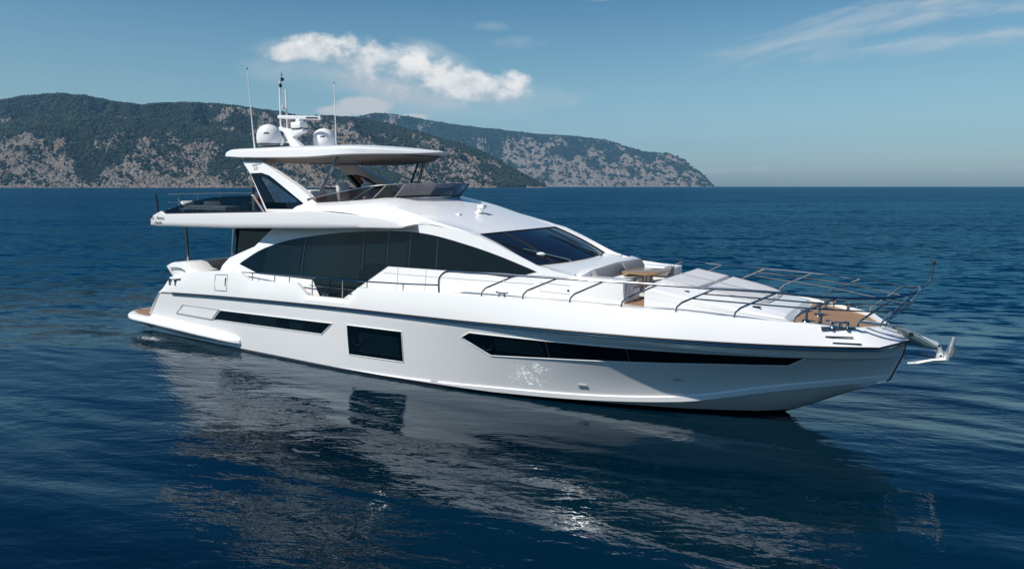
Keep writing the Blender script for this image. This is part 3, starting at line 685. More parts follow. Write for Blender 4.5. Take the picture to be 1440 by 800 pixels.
# windshield: between top curve and base curve
def wtop(s): return Vector((3.14+.24*(1-s*s), 2.04*s, 4.135+.03*(1-s*s)))
def wbot(s): return Vector((4.84+.27*(1-s*s), 2.12*s, 3.40-.02*(1-s*s)))
ws = B(); rows = []
for j in range(13):
    t = j/12; r_ = []
    for i in range(25):
        s_ = -1+2*i/24; p = wtop(s_).lerp(wbot(s_), t); p.z += .07*math.sin(math.pi*t)*(1-.3*s_*s_)*.8; p.x += .02*math.sin(math.pi*t); r_.append(p)
    rows.append(r_)
ws.grid(rows); wsh = part(ws, 'windshield', 'windshield_glass', cabin, smooth=60)
fr = B()
fr.tube([wtop(-1+2*i/24)+Vector((0,0,.005)) for i in range(25)], .022, 6); fr.tube([wbot(-1+2*i/24)+Vector((0,0,.005)) for i in range(25)], .022, 6)
for s_ in (-1, 1): fr.tube([rows[j][0 if s_ < 0 else 24] for j in range(13)], .03, 6)
part(fr, 'windshield_frame', 'black', wsh)
for c_ in (5, 19): mu = B(); mu.tube([rows[j][c_] for j in range(13)], .028, 6); part(mu, 'windshield_mullion', 'black', wsh)
# window pillars
pl_ = B(); rows = []
for x in steps(3.14, 5.41, .15):
    zo = float(np.interp(x, [p[0] for p in SH], [p[1] for p in SH])); 
    t = min((x-3.14)/(4.84-3.14), 1); inn = Vector((x, 2.04+.08*t, 4.135+(3.40-4.135)*t+.05*math.sin(math.pi*t))) if x <= 4.84 else Vector((x, 2.12-.1*(x-4.84), 3.40-.12*(x-4.84)))
    rows.append([(x, -cab(x, zo)-.004, zo), (x, -(cab(x, zo)*.5+inn.y*.5)-.03, zo*.5+inn.z*.5+.03), (x, -inn.y, inn.z)])
pl_.grid(rows); part(pl_, 'window_pillar', 'gelcoat', cabin, smooth=40)
pl_ = B().grid([[(q[0], -q[1], q[2]) for q in r_] for r_ in rows]); part(pl_, 'window_pillar', 'gelcoat', cabin, smooth=40)
# cowl between windshield and foredeck lounge
cw = B(); rows = []
for x in steps(4.84, 6.02, .118):
    t = (x-4.84)/1.18; hw = float(np.interp(x, [4.84,5.41,6.02],[2.12,2.10,2.05])); zo = float(np.interp(x, [4.84,5.41,6.02],[3.40,3.31,3.235]))
    hs = float(np.interp(x, [p[0] for p in SH], [p[1] for p in SH]))
    r_ = [(x, -cab(x, hs)-.003, hs)]
    for s_ in np.linspace(-1, 0, 7): r_.append((x+.27*(1-s_*s_)*(1-t), hw*s_, zo+(.0 if t < .01 else .06*(1-s_**2)*t)-.02*(1-s_*s_)*(1-t)))
    rows.append(r_)
cw.grid(rows).mirror(); part(cw, 'windshield_cowl', 'gelcoat', cabin, smooth=50)
# wipers
for s_, (ax_, ay_) in ((-1, (5.02,-.75)), (1, (5.02,1.25))):
    w_ = B(); b0 = Vector((5.08, ay_+.2, 3.40)); e0 = rows and None
    q = wtop(-.82 if s_ < 0 else .35).lerp(wbot(-.82 if s_ < 0 else .35), .62)+Vector((0,0,.11))
    w_.tube([b0, b0+Vector((-.03,-.1,.05)), q], [.04,.03,.02], 6); wiper = part(w_, 'wiper', 'steel', wsh)
    a0 = wtop(-.93 if s_ < 0 else .2).lerp(wbot(-.93 if s_ < 0 else .2), .28)+Vector((0,0,.075)); a1_ = wtop(-.66 if s_ < 0 else .52).lerp(wbot(-.66 if s_ < 0 else .52), .93)+Vector((0,0,.075))
    w_ = B(); w_.tube([a0, q-Vector((0,0,.03)), a1_], .014, 6); part(w_, 'wiper_blade', 'black', wiper)
p = B(); q = wtop(-.62).lerp(wbot(-.62), .75)+Vector((0,0,-.0)); p.lathe([(.02,-.04),(.12,-.02),(.14,.03),(.08,.07),(.02,.08)], q+Vector((0,0,.02)), 16); part(p, 'washer_cover', 'radome', wsh)
# searchlight/horn on the roof
hn = B(); hx = (1.75,-.15,4.63); hn.lathe([(.13,0),(.12,.05),(.05,.09),(.045,.17)], hx, 16); hn.tube([(1.70,-.15,4.81),(1.93,-.15,4.81)], [.06,.075], 14); hn.tube([(1.70,-.02,4.83),(1.9,-.02,4.83)], [.035,.055], 12); part(hn, 'searchlight', 'radome', roof)
hn = B(); hn.tube([(1.45,-1.15,4.62),(1.78,-1.15,4.56)], [.035,.09], 14); part(hn, 'horn', 'radome', roof)

# ---- flybridge side band with overhang
zfb = lin([-11.55,-11.3,-11.1,-6.4,-.5,1.03,1.32],[4.10,4.03,3.985,4.05,4.22,4.26,4.365]); zft = lin([-11.55,-11.35,-10.9,-10.3,-10.22,-10.06,-4.3,-2.2,.24,1.32],[4.12,4.20,4.36,4.535,4.52,4.445,4.62,4.71,4.56,4.375])
wf = pchip([-11.55,-11.4,-11.1,-10.5,-2.2,.2,1.32],[2.5,2.8,3.0,3.12,3.12,2.98,2.80])
fb = B(); rows = []
for x in steps(-11.55, 1.32, .2, (-11.3,-11.1,-10.9,-10.3,-10.22,-10.06)):
    w, zb, zt = wf(x), zfb(x), zft(x); h_ = zt-zb; inn = .17 if x < -4.5 else .17+.0*x
    rows.append([(x, -y_, z_) for y_, z_ in ((0, zb-.0), (w-.5, zb), (w-.06, zb), (w-.01, zb+h_*.12), (w, zb+h_*.35), (w-.02, zt-.02), (w-.05, zt), (w-inn, zt-.005), (w-inn-.02, min(zt-.04, 4.34)), (0, min(zt-.04, 4.34)))])
fb.grid(rows); fb.add(rows[0], [tuple(range(10))]); fb.mirror(); band = part(fb, 'flybridge_overhang', 'gelcoat', smooth=40)
FG = [(-10.34,4.50),(-9.4,4.71),(-8.35,4.92),(-7.3,5.05),(-6.3,5.11),(-5.3,5.13),(-5.02,5.11),(-4.60,4.60),(-10.02,4.42)]
for s_ in (-1, 1):
    gp = panel('side_glass_screen', FG, lambda x, z: 3.03, 0, .016, 'smoked_glass', band, s_, .3)
    p = B(); p.tube([(-5.06, s_*3.04, 5.13),(-4.56, s_*3.04, 4.60)], .032, 6); part(p, 'screen_post', 'liner', band)
    p = B(); p.tube([(x, s_*3.045, z) for x, z in ((-10.02,4.455),(-4.62,4.635))], .03, 6); part(p, 'screen_sill', 'black', band)
# name lettering
def text(name, s, loc, size, m, parent, shear=.0, rot=(90,0,0), ext=.001):
    cu_ = bpy.data.curves.new(name, 'FONT'); cu_.body = s; cu_.size = size; cu_.shear = shear; cu_.extrude = ext; cu_.align_x = 'LEFT'
    o = bpy.data.objects.new(name, cu_); COL.objects.link(o); bpy.context.view_layer.update()
    me = bpy.data.meshes.new_from_object(o.evaluated_get(bpy.context.evaluated_depsgraph_get())); bpy.data.objects.remove(o)
    n = bpy.data.objects.new(name, me); COL.objects.link(n); me.materials.clear(); me.materials.append(M[m]); n.location = loc; n.rotation_euler = [R(a) for a in rot]; n.parent = parent; return n
text('lettering', 'Azimut', (-10.52,-3.128,4.245), .17, 'black', band, .35); text('lettering', 'Grande', (-10.66,-3.128,4.085), .15, 'black', band, .35)
p = B(); p.prism([(-10.92,-3.122,4.345),(-10.70,-3.122,4.345),(-10.80,-3.122,4.255)], (0,-.006,0)); part(p, 'bow_emblem', 'black', band, smooth=0)
# aft rail and posts on the flybridge
ar = empty('aft_rail'); ar.parent = yacht
p = B(); p.tube([(-10.75,-2.5,5.14),(-10.85,-2.0,5.15),(-10.9,0,5.16),(-10.85,2.0,5.15),(-10.75,2.9,5.15),(-7.0,2.98,5.22),(-5.2,2.98,5.24)], .012, 8); part(p, 'top_rail', 'steel', ar)
p = B(); p.tube([(-10.76,-2.88,4.42),(-10.80,-2.90,5.12)], .036, 8); part(p, 'flag_post', 'darkmetal', ar)
for x, y in ((-10.85,-2.0),(-10.9,-1.2),(-10.9,-.2),(-10.9,.9),(-10.85,2.0),(-10.7,2.9),(-9.2,2.93),(-7.8,2.96),(-6.4,2.97)):
    p = B(); p.tube([(x,y,4.32),(x,y,5.15)], .022, 8); part(p, 'stanchion', 'steel', ar)
for k in range(2):
    p = B(); z = 4.6+.24*k; p.tube([(-10.75,-2.5,z),(-10.9,0,z),(-10.75,2.9,z)], .007, 6); part(p, 'wire', 'steel', ar)

# ---- flybridge windscreen and its rail
wsb = [(-3.22,-2.44,4.90),(-2.4,-2.34,4.94),(-1.6,-2.2,5.0),(-.9,-1.98,5.06),(-.36,-1.60,5.10)]
wst = [(-3.22,-2.46,5.03),(-2.4,-2.38,5.17),(-1.6,-2.26,5.31),(-.75,-2.0,5.44),(.09,-1.60,5.50)]
def mirr(l): return [(p[0], -p[1], p[2]) for p in l]
bc = [(-.36,-1.60,5.10),(-.22,-.8,5.12),(-.18,0,5.12),(-.22,.8,5.12),(-.36,1.60,5.10)]; tcv = [(.09,-1.60,5.50),(.2,-.8,5.505),(.24,0,5.505),(.2,.8,5.505),(.09,1.60,5.50)]
fw = empty('flybridge_windscreen'); fw.parent = yacht
for nm, a, b_ in (('side_pane', wst, wsb), ('side_pane', mirr(wst), mirr(wsb)), ('front_pane', tcv, bc)):
    p = B(); p.grid([smoothcurve(a, 4), smoothcurve(b_, 4)]); part(p, nm, 'brown_smoked_glass', fw, smooth=60)
p = B(); p.tube(smoothcurve(wst, 4)+smoothcurve(tcv, 4)[1:]+smoothcurve(mirr(wst)[::-1], 4)[1:], .017, 8); part(p, 'top_rail', 'steel', fw)
p = B(); p.tube(smoothcurve(wsb, 4)+smoothcurve(bc, 4)[1:]+smoothcurve(mirr(wsb)[::-1], 4)[1:], .022, 6); part(p, 'sill', 'black', fw)
for s_ in (-1, 1):
    for a, b_ in ((wsb[2], wst[3]), (wsb[3], (-.45,-1.85,5.46)), (wsb[4], wst[4])):
        p = B(); f_ = 1 if s_ < 0 else -1; p.tube([(a[0], f_*a[1]-.01*f_, a[2]-.02), (b_[0], f_*b_[1]-.01*f_, b_[2])], .019, 6); part(p, 'slanted_post', 'steel', fw)

# ---- arch legs
def archy(x, z): return 2.18+(6.3-z)*.2
AR = [(v.x, v.y) for v in smoothcurve([(-5.62,6.22,0),(-4.62,5.79,0),(-3.67,5.39,0),(-2.84,4.93,0)], 4)]
AWO = [(-6.19,5.86),(-5.6,5.87),(-5.2,5.78),(-4.91,5.65),(-3.31,4.86),(-3.30,4.80),(-3.52,4.71),(-5.14,4.69)]
APN = [(-5.70,5.74),(-5.45,5.74),(-4.95,5.52),(-3.70,4.98),(-3.72,4.92),(-4.80,4.90)]
for s_ in (-1, 1):
    arl = panel('arch_leg', [(-6.68,6.26)]+AR+[(-2.55,4.72),(-3.0,4.62),(-5.14,4.60),(-6.2,5.86)], archy, .0, .20, 'gelcoat', yacht, s_, .2, hole=AWO)
    aw = panel('arch_window_frame', AWO, archy, -.004, .05, 'side_glass', arl, s_, .15, hole=APN)
    panel('arch_window', APN, archy, -.02, .01, 'grey_arch_glass', aw, s_, .2)
    rib_ = B(); rib_.tube([(v[0], s_*(archy(*v)-.19), v[1]+.0) for v in AR], .05, 6)
text('lettering', '27', (-6.03,-2.250,5.95), .24, 'seam', arl, 0, (90+11.5,0,0)); p = B(); p.tube([(-6.12,-2.232,6.13),(-5.9,-2.226,6.16),(-5.66,-2.224,6.17)], .008, 5); part(p, 'swoosh_line', 'seam', arl)
p = B(); p.box((-6.1,-2.12,6.30),(.95,.12,.16)); part(p, 'arch_collar', 'liner', arl)
for s_ in (-1, 1):
    p = B(); p.tube([(-3.05, s_*2.34, 4.84), (-2.26, s_*2.05, 6.34)], .030, 8); p.tube([(-2.98, s_*2.34, 4.84), (-2.17, s_*2.05, 6.34)], .018, 8); part(p, 'hardtop_strut', 'steel')
for s_ in (1,):
    p = B(); p.tube(smoothcurve([(-2.75,1.93,5.20),(-2.72,1.92,5.6),(-2.5,1.9,6.0),(-2.35,1.9,6.36)], 4), .035, 8); part(p, 'front_strut', 'darkmetal')

# ---- hardtop
HW = pchip([-7.85,-7.75,-7.4,-6.5,-3.2,-2.1,-1.6,-1.1,-.55,0,.2,.3],[1.75,2.05,2.28,2.36,2.36,2.27,2.10,1.74,1.16,.56,.28,.06])
hl = pchip([-7.85,-7.4,-6.2,-3.3,-1.7,-.3,.3],[6.48,6.42,6.36,6.31,6.37,6.41,6.47]); hcz = pchip([-7.85,-7.5,-6.5,-4.2,-2.2,-.7,.3],[6.54,6.68,6.76,6.77,6.74,6.61,6.49])
ht = B(); rows = []
for x in steps(-7.85, .3, .14, (-7.8,-7.6,.2,.25)):
    w, a, c_ = HW(x), hl(x), hcz(x); e = min(float(np.interp(x, [-7.85,-7.6,-7.2,-5,-3,-1.7,-.5,.3],[.02,.16,.27,.31,.30,.24,.13,.015])), (c_-a)*.9)
    prof = [(0, a+.0), (w*.5, a), (w*.86, a), (w*.985, a+.01), (w, a+e*.12), (w*.985, a+e*.80), (w*.965, a+e*.97), (w*.9, a+e+(c_-a-e)*.38), (w*.7, a+e+(c_-a-e)*.72), (w*.4, a+e+(c_-a-e)*.93), (0, c_)]
    rows.append([(x, -y_, z_) for y_, z_ in prof])
ht.grid(rows); ht.add(rows[0], [tuple(range(11))]); ht.mirror(); htop = part(ht, 'hardtop', 'gelcoat', smooth=30)
lp = B(); rows = []
for x in steps(-6.9, -.55, .3):
    w = min(HW(x)*.84, 1.95); t = min(1, (x+6.9)/.5, (-.55-x)/.9+.02); z = hl(x)-.03-.10*max(t, 0); rows.append([(x, -w, hl(x)+.01), (x, -w+.15, z), (x, 0, z), (x, w-.15, z), (x, w, hl(x)+.01)])
lp.grid(rows); part(lp, 'ceiling_panel', 'liner', htop, smooth=50)
p = B(); p.box((-2.45,-1.2,6.20),(.55,.2,.05)); part(p, 'ceiling_lamp', 'lens', htop, bevel=.01)

# ---- gear on the hardtop
dome = empty('radome'); dome.parent = yacht; dome.location = (-6.0,-1.59,6.77)
p = B(); p.lathe([(.30,0),(.36,.02),(.37,.05),(.37,.10)], (0,0,0), 28); part(p, 'radome_base', 'rub', dome)
p = B(); p.lathe([(.385,.10),(.40,.12),(.41,.25),(.40,.40),(.36,.53),(.28,.64),(.17,.71),(.06,.735),(.005,.738)], (0,0,0), 32); sh_ = part(p, 'radome_shell', 'radome', dome, smooth=50)
p = B(); va = Vector((.92,-.39,0)); 
def decal(parent, cz, h_, a0, a1, rad_, name='label_stripe'):
    q_ = B(); q_.grid([[(rad_(z)*math.cos(a), rad_(z)*math.sin(a), z) for a in np.linspace(a0, a1, 8)] for z in (cz-h_/2, cz, cz+h_/2)]); return part(q_, name, 'black', parent, smooth=60)
rad_f = lambda z: float(np.interp(z, [.10,.12,.25,.40,.53,.64],[.385,.40,.41,.40,.36,.28]))+.006
va = -TH+0  # facing roughly starboard bow
decal(sh_, .42, .045, R(-62), R(-38), rad_f)
dome2 = empty('radome'); dome2.parent = yacht; dome2.location = (-6.0,1.22-.36,6.80)
for ch in list(dome.children):
    c_ = ch.copy(); COL.objects.link(c_); c_.parent = dome2
    for g in ch.children: d_ = g.copy(); COL.objects.link(d_); d_.parent = c_
for s_, zb in ((-1,6.72),(1,6.75)):
    p = B(); p.tube([(-6.42,s_*1.86,zb),(-6.45,s_*1.87,zb+.30),(-6.52,s_*1.93,9.30)], [.030,.022,.012], 8); a_ = part(p, 'whip_antenna', 'radome')
    q_ = B(); q_.lathe([(.0,0),(.02,.01),(.02,.05),(.0,.06)], (-6.52,s_*1.93,9.30), 8); part(q_, 'antenna_tip', 'black', a_)
mast = empty('radar_mast'); mast.parent = yacht
p = B(); 
for yy in (-.13,):
    p.prism([(-7.30,yy,7.60),(-6.92,yy,7.50),(-6.04,yy,7.46),(-6.02,yy,7.36),(-6.22,yy,7.32),(-6.50,yy,7.22),(-6.58,yy,7.18),(-6.18,yy,6.86),(-6.68,yy,6.84),(-6.86,yy,7.10),(-7.05,yy,7.38),(-7.28,yy,7.46)], (0,.26,0))
part(p, 'mast_bracket', 'radome', mast, bevel=.015)
p = B(); p.tube([(-7.20,-.04,7.50),(-7.27,-.04,7.66),(-7.22,-.04,9.20),(-7.14,-.04,9.26)], .036, 8); part(p, 'light_pole', 'radome', mast)
p = B(); p.tube([(-7.03,.06,7.50),(-7.04,.06,8.90)], .032, 8); part(p, 'light_pole', 'radome', mast)
for x, z in ((-7.08,9.27),(-7.18,9.06),(-7.1,8.28),(-7.13,7.90)):
    p = B(); p.lathe([(.03,-.07),(.055,-.06),(.055,.04),(.03,.06)], (x,-.05,z), 12); part(p, 'navigation_light', 'black' if z != 8.28 else 'lens', mast)
p = B(); p.tube([(-7.13,-.04,9.26),(-7.10,-.04,9.55)], .008, 6); p.tube([(-7.2,-.04,9.42),(-7.02,-.04,9.42)], .01, 6); p.tube([(-7.22,-.04,9.26),(-6.95,-.04,9.26)], .014, 6); part(p, 'wind_sensor', 'black', mast)
p = B(); p.box((-6.33,0,7.60),(.52,.36,.24)); p.box((-6.30,0,7.77),(.22,.22,.12)); rd = part(p, 'radar_pedestal', 'radome', mast, bevel=.05)
p = B(); p.box((-6.33,0,7.49),(.50,.33,.035)); part(p, 'pedestal_gasket', 'black', rd)
rz_ = TH-.12; cx_ = Vector((-6.30,0,7.875)); p = B(); p.box(cx_, (1.62,.10,.13), rz=rz_, ry=.035); bar = part(p, 'radar_bar', 'radome', mast, bevel=.035)
p = B(); q_ = cx_+Vector((math.cos(rz_), math.sin(rz_), -.035))*.50+Vector((math.sin(rz_), -math.cos(rz_), 0))*.053; p.box(q_, (.44,.004,.05), rz=rz_, ry=.035); part(p, 'label_stripe', 'black', bar)
p = B(); p.lathe([(.17,-.03),(.18,0),(.15,.03),(.03,.05)], (-6.93,-.38,7.06), 20, 'x'); p.tube([(-6.93,-.38,7.04),(-6.93,-.2,7.02),(-6.7,-.05,7.0)], .02, 6); part(p, 'small_dome', 'radome', mast)

# ---- side rails
rails = empty('starboard_rail'); rails.parent = yacht; railp = empty('port_rail'); railp.parent = yacht
def mid_y(x): return YS(x)-.05
low_r = [(-5.72,3.14,2.63),(-4.5,3.18,2.68),(-3.3,3.2,2.70),(-2.3,3.2,2.72),(-1.0,3.2,2.73),(.25,3.2,2.76),(1.5,3.2,2.80),(2.57,3.18,2.85)]
up_r = [(2.57,3.16,2.64),(2.58,3.16,2.98),(2.66,3.15,3.12),(2.86,3.13,3.225),(3.43,3.08,3.23),(4.26,3.0,3.24),(5.54,2.87,3.24),(6.80,2.75,3.24),(8.10,2.53,3.23),(9.38,2.34,3.21),(10.64,2.12,3.20),(11.83,1.88,3.15),(12.5,1.55,3.14),(13.02,.95,3.14),(13.33,.45,3.20),(13.40,0,3.24)]
posts = [(3.95,4.85),(5.12,5.98),(6.36,7.15),(7.60,8.38),(8.82,9.62),(10.02,10.86),(11.18,12.02),(12.34,13.0)]
upc = [tuple(v) for v in smoothcurve(up_r, 4)]
def at_rail(x):
    c_ = [p for p in upc if p[2] > 3.0]; i = min(range(len(c_)-1), key=lambda k: abs((c_[k][0]+c_[k+1][0])/2-x)); a, b_ = c_[i], c_[i+1]; t = (x-a[0])/((b_[0]-a[0]) or 1); t = min(max(t, 0), 1)
    return Vector(a).lerp(Vector(b_), t)
for s_, par in ((-1, rails), (1, railp)):
    F = lambda p: (p[0], s_*p[1], p[2])
    p = B(); p.tube([F(q) for q in low_r], .020, 8); part(p, 'lower_rail', 'steel', par)
    p = B(); p.tube([F(q) for q in upc], .030, 8); part(p, 'upper_rail', 'steel', par)
    for x in (-5.1,-4.0,-3.3,-2.28,-1.0,.0,1.35):
        zr_ = float(np.interp(x, [q[0] for q in low_r], [q[2] for q in low_r])); p = B(); p.tube([(x, s_*(YS(x)-.06), ZS(x)-.01), (x, s_*3.19, zr_)], .017, 8); part(p, 'stanchion', 'steel', par)
    p = B(); p.tube([(-2.42,s_*3.18,2.46),(-.5,s_*3.18,2.47)], .013, 6); part(p, 'gate_rail', 'steel', par)
    kn = []
    for xb, xt in posts:
        yb = mid_y(xb); zb = ZS(xb); t_ = at_rail(xt)
        a = Vector((xb, yb, zb-.01)); k1 = Vector((xb+.02, yb, zb+.11)); k2 = Vector((xb+.13, yb-.01, zb+.22)); top = Vector((t_.x, t_.y, t_.z))
        if xb > 12: top = Vector((13.0,.97,3.14))
        p = B(); p.tube([F(q) for q in (a, k1, k2, top)], .023, 8); part(p, 'stanchion', 'steel', par); kn.append((k2, top))
    for f_ in (.28, .62):
        q = [kn[i][0].lerp(kn[i][1], f_) for i in range(5, 8)]+[Vector((13.2+.1*f_, .42, 2.72+.35*f_)), Vector((13.15+.15*f_,0,2.72+.37*f_))]
        q[0] = kn[4][0].lerp(kn[4][1], f_)
        q.insert(1, kn[5][0].lerp(kn[5][1], f_))
        p = B(); p.tube([F(v) for v in q], .017, 6); part(p, 'mid_rail', 'steel', par)
    p = B(); p.tube([F((12.72,.50,2.40)), F((12.76,.50,2.52)), F((12.9,.47,2.62)), F((13.33,.45,3.20))], .018, 8); part(p, 'stanchion', 'steel', par)
    p = B(); p.tube([F((12.80,.28,2.37)), F((12.84,.28,2.50)), F((13.30,.2,2.95)), F((13.40,.1,3.24))], .016, 8); part(p, 'stanchion', 'steel', par)
p = B(); p.tube([(13.40,0,3.24),(13.56,0,3.38),(13.58,0,3.48),(13.61,0,3.78)], .020, 8); jack = part(p, 'jackstaff', 'steel')
p = B(); p.lathe([(.03,-.02),(.035,0),(.035,.06),(.02,.08)], (13.61,0,3.78), 10); part(p, 'bow_light', 'black', jack)
# ---- foredeck: aft lounge block, walkway, raised trunk with sunpads
lb = B()
for s_ in (-1, 1):
    if s_ > 0: lb = B()
    lb.prism([(x, s_*(CB(x)-.04), 3.17+.01*(7.34-x)) for x in (6.02,6.6,7.34)]+[(7.34, s_*1.45, 3.16),(6.02, s_*1.45, 3.18)], (0,0,-.82))
    if s_ < 0: fl_ = part(lb, 'foredeck_lounge', 'gelcoat', bevel=.012)
    else: part(lb, 'side_locker', 'gelcoat', fl_, bevel=.012)
p = B(); p.prism([(6.0,-1.98,3.24),(6.02,-1.5,3.36),(6.0,0,3.42),(6.02,1.5,3.40),(6.0,1.98,3.30),(6.16,1.98,3.28),(6.22,1.5,3.36),(6.22,0,3.38),(6.22,-1.5,3.33),(6.16,-1.98,3.22)], (0,0,-.95)); part(p, 'lounge_backrest', 'gelcoat', fl_, bevel=.02)
for y0, w_ in ((-.72,1.7),(.86,1.35)):
    p = B(); p.box((6.33,y0,3.18),(.17,w_,.34),ry=-.5); part(p, 'back_cushion', 'grey_cushion', fl_, bevel=.05)
p = B(); p.box((6.48,0,2.72),(.52,3.2,.5)); part(p, 'seat_base', 'gelcoat', fl_, bevel=.02)
p = B(); p.box((6.57,0,3.0),(.52,2.9,.14)); part(p, 'seat_cushion', 'white_cushion', fl_, bevel=.04)
for s_ in (-1, 1):
    p = B(); p.box((7.02,s_*1.28,2.66),(.64,.5,.5)); part(p, 'seat_base', 'gelcoat', fl_, bevel=.02)
    p = B(); p.box((7.0,s_*1.25,3.0),(.62,.46,.13)); part(p, 'seat_cushion', 'white_cushion' if s_ < 0 else 'grey_cushion', fl_, bevel=.04)
    p = B(); p.box((7.22,s_*1.40,3.13),(.22,.38,.14)); part(p, 'arm_cushion', 'grey_cushion', fl_, bevel=.05)
    for x in (5.95,6.85):
        q_ = B(); q_.lathe([(.0,0),(.03,.002),(.03,.012),(.0,.014)], (x, s_*(cab(x,2.85)+.012)+(-.0), 2.86), 12, 'y'); part(q_, 'locker_latch', 'darkmetal', fl_)
    q_ = B(); q_.tube([(x, s_*(cab(x, z)+.003), z) for x, z in dens([(5.2,3.02),(7.1,2.93),(7.12,2.74),(5.2,2.80)], .4)], .005, 5, True); q_.tube([(6.2, s_*(cab(6.2,2.9)+.003), 2.96),(6.2, s_*(cab(6.2,2.75)+.003), 2.77)], .005, 5); part(q_, 'locker_seam', 'seam', fl_)
q_ = B()
for s_ in (-1,):
    q_.tube([(x, s_*(cab(x, 2.97)+.003), 2.97+.0*x) for x in steps(.2, 5.0, .4)], .005, 5); part(q_, 'cabin_seam', 'seam', cabin)
    for x in (.72,1.72):
        q_ = B(); q_.tube([(x, s_*(cab(x, 3.15)+.003), 3.14),(x, s_*(cab(x, 2.4)+.003), 2.45)], .005, 5); part(q_, 'locker_seam', 'seam', cabin)
p = B(); p.prism([(7.352,-1.5,2.50),(7.357,-1.5,3.1),(7.357,-1.9,3.1),(7.352,-2.1,2.50)], (.012,0,0)); part(p, 'lounge_end_panel', 'nonskid', fl_)
p = B(); p.box((7.37,-1.68,2.95),(.02,.09,.11)); part(p, 'socket_box', 'radome', fl_)
# coachroof of the bow trunk
tw = pchip([7.9,9,10,11],[2.05,1.90,1.71,1.48]); te_ = lin([7.9,8.0,9.88,10.7,11.0,11.08],[3.05,3.05,2.71,2.60,2.56,2.40]); tcn = lin([7.9,8.0,9,10,10.95,11.08],[3.12,3.15,3.0,2.82,2.60,2.41])
tb_ = B(); rows = []
for x in steps(7.88, 11.08, .16):
    w = tw(x); e = te_(x); c_ = tcn(x); ci = float(np.interp(x, [7.9,9,10,11],[1.42,1.36,1.26,1.18]))
    rows.append([(x, -y_, z_) for y_, z_ in ((w+.015, deckz(x)-.02), (w, e-.03), (w-.03, e), (ci, c_-.01), (ci-.08, c_), (0, c_+.015))])
tb_.grid(rows); tb_.add(rows[0]+[(7.88,0,2.4)], [(0,1,2,3,4,5,6)]); tb_.add(rows[-1]+[(11.08,0,2.2)], [(0,1,2,3,4,5,6)]); tb_.mirror(); trunk = part(tb_, 'bow_trunk', 'gelcoat', smooth=26)
def pad(name, outline, mt, th=.045):
    bd = dens(outline, .12); cx = sum(q[0] for q in bd)/len(bd); cy = sum(q[1] for q in bd)/len(bd); b_ = B(); rings = []
    for sc_, dz in ((1,0),(1,th*.6),(.985,th*.9),(.95,th),(.6,th+.012),(.02,th+.016)): rings.append([(cx+(q[0]-cx)*sc_, cy+(q[1]-cy)*sc_, tcn(cx+(q[0]-cx)*sc_)+dz+.004) for q in bd])
    b_.grid(rings, True); o_ = part(b_, name, mt, trunk, smooth=50)
    q_ = B(); q_.tube([(p_[0], p_[1], p_[2]+.004) for p_ in rings[3]], .007, 5, True); part(q_, 'piping', 'seam', o_); return o_
pad('sunpad', [(8.02,-1.33),(8.92,-1.28),(8.95,-.01),(8.02,-.01)], 'light_cushion'); pad('sunpad', [(8.02,.01),(8.95,.01),(8.92,1.28),(8.02,1.33)], 'light_cushion')
pad('sunpad', [(8.99,-1.27),(9.7,-1.22),(10.25,-1.05),(10.42,-.7),(10.45,-.01),(8.99,-.01)], 'light_cushion'); pad('sunpad', [(8.99,.01),(10.45,.01),(10.42,.7),(10.25,1.05),(9.7,1.22),(8.99,1.27)], 'light_cushion')
for s_ in (-1, 1):
    p = B(); p.tube([(x, s_*(tw(x)+.004), deckz(x)+(te_(x)-deckz(x))*.45) for x in steps(7.95, 10.9, .3)], .004, 5); part(p, 'locker_seam', 'seam', trunk)
    p = B(); p.box((8.75, s_*1.6, 2.99), (.10,.05,.03)); part(p, 'deck_light', 'darkmetal', trunk)
    p = B(); p.box((10.3, s_*1.38, 2.74), (.18,.06,.025)); part(p, 'deck_light', 'darkmetal', trunk)
# mooring gear
def bollard(x, y, z, h_=.30):
    p = B(); p.lathe([(.11,0),(.10,.02),(.045,.05),(.04,h_*.75),(.07,h_*.85),(.08,h_),(.02,h_+.01)], (x,y,z), 16); o = part(p, 'capstan', 'steel')
    q_ = B(); q_.tube([(x-.13,y,z+h_-.02),(x+.13,y,z+h_-.02)], .02, 8); part(q_, 'horn_bar', 'steel', o)
def cleat(x, y, z, rz=0, s=1):
    p = B(); c_, d_ = math.cos(rz), math.sin(rz)
    Q = lambda a, b_, h_: (x+a*c_*s-b_*d_*s, y+a*d_*s+b_*c_*s, z+h_*s)
    p.tube([Q(-.2,0,.12),Q(-.1,0,.095),Q(.1,0,.095),Q(.2,0,.12)], .022*s, 8)
    for a in (-.07,.07): p.tube([Q(a*1.5,0,0),Q(a,0,.095)], [.035*s,.022*s], 8)
    part(p, 'cleat', 'steel')
zd = deckz
bollard(11.40,-.05,zd(11.4)); bollard(11.30,-1.08,zd(11.3),.26); bollard(11.62,-1.25,zd(11.6),.27)
bollard(11.40,.9,zd(11.4),.24)
for s_ in (-1, 1):
    cleat(11.95,s_*1.38,2.46,-s_*(-.0)+s_*.55*0-.0); cleat(4.45,s_*2.98,2.68,0,.9); cleat(-1.9,s_*3.05,2.14,0,.9)
for x, y in ((11.9,-1.52),(12.18,-1.36)):
    p = B(); p.lathe([(.045,0),(.03,.02),(.03,.12),(.045,.14)], (x,y,2.46), 12); part(p, 'fairlead_roller', 'steel')
p = B(); p.prism([(11.72,-1.66,2.475),(12.32,-1.18,2.455),(12.27,-1.10,2.455),(11.68,-1.56,2.475)], (0,0,-.05)); part(p, 'fairlead_plate', 'rub')
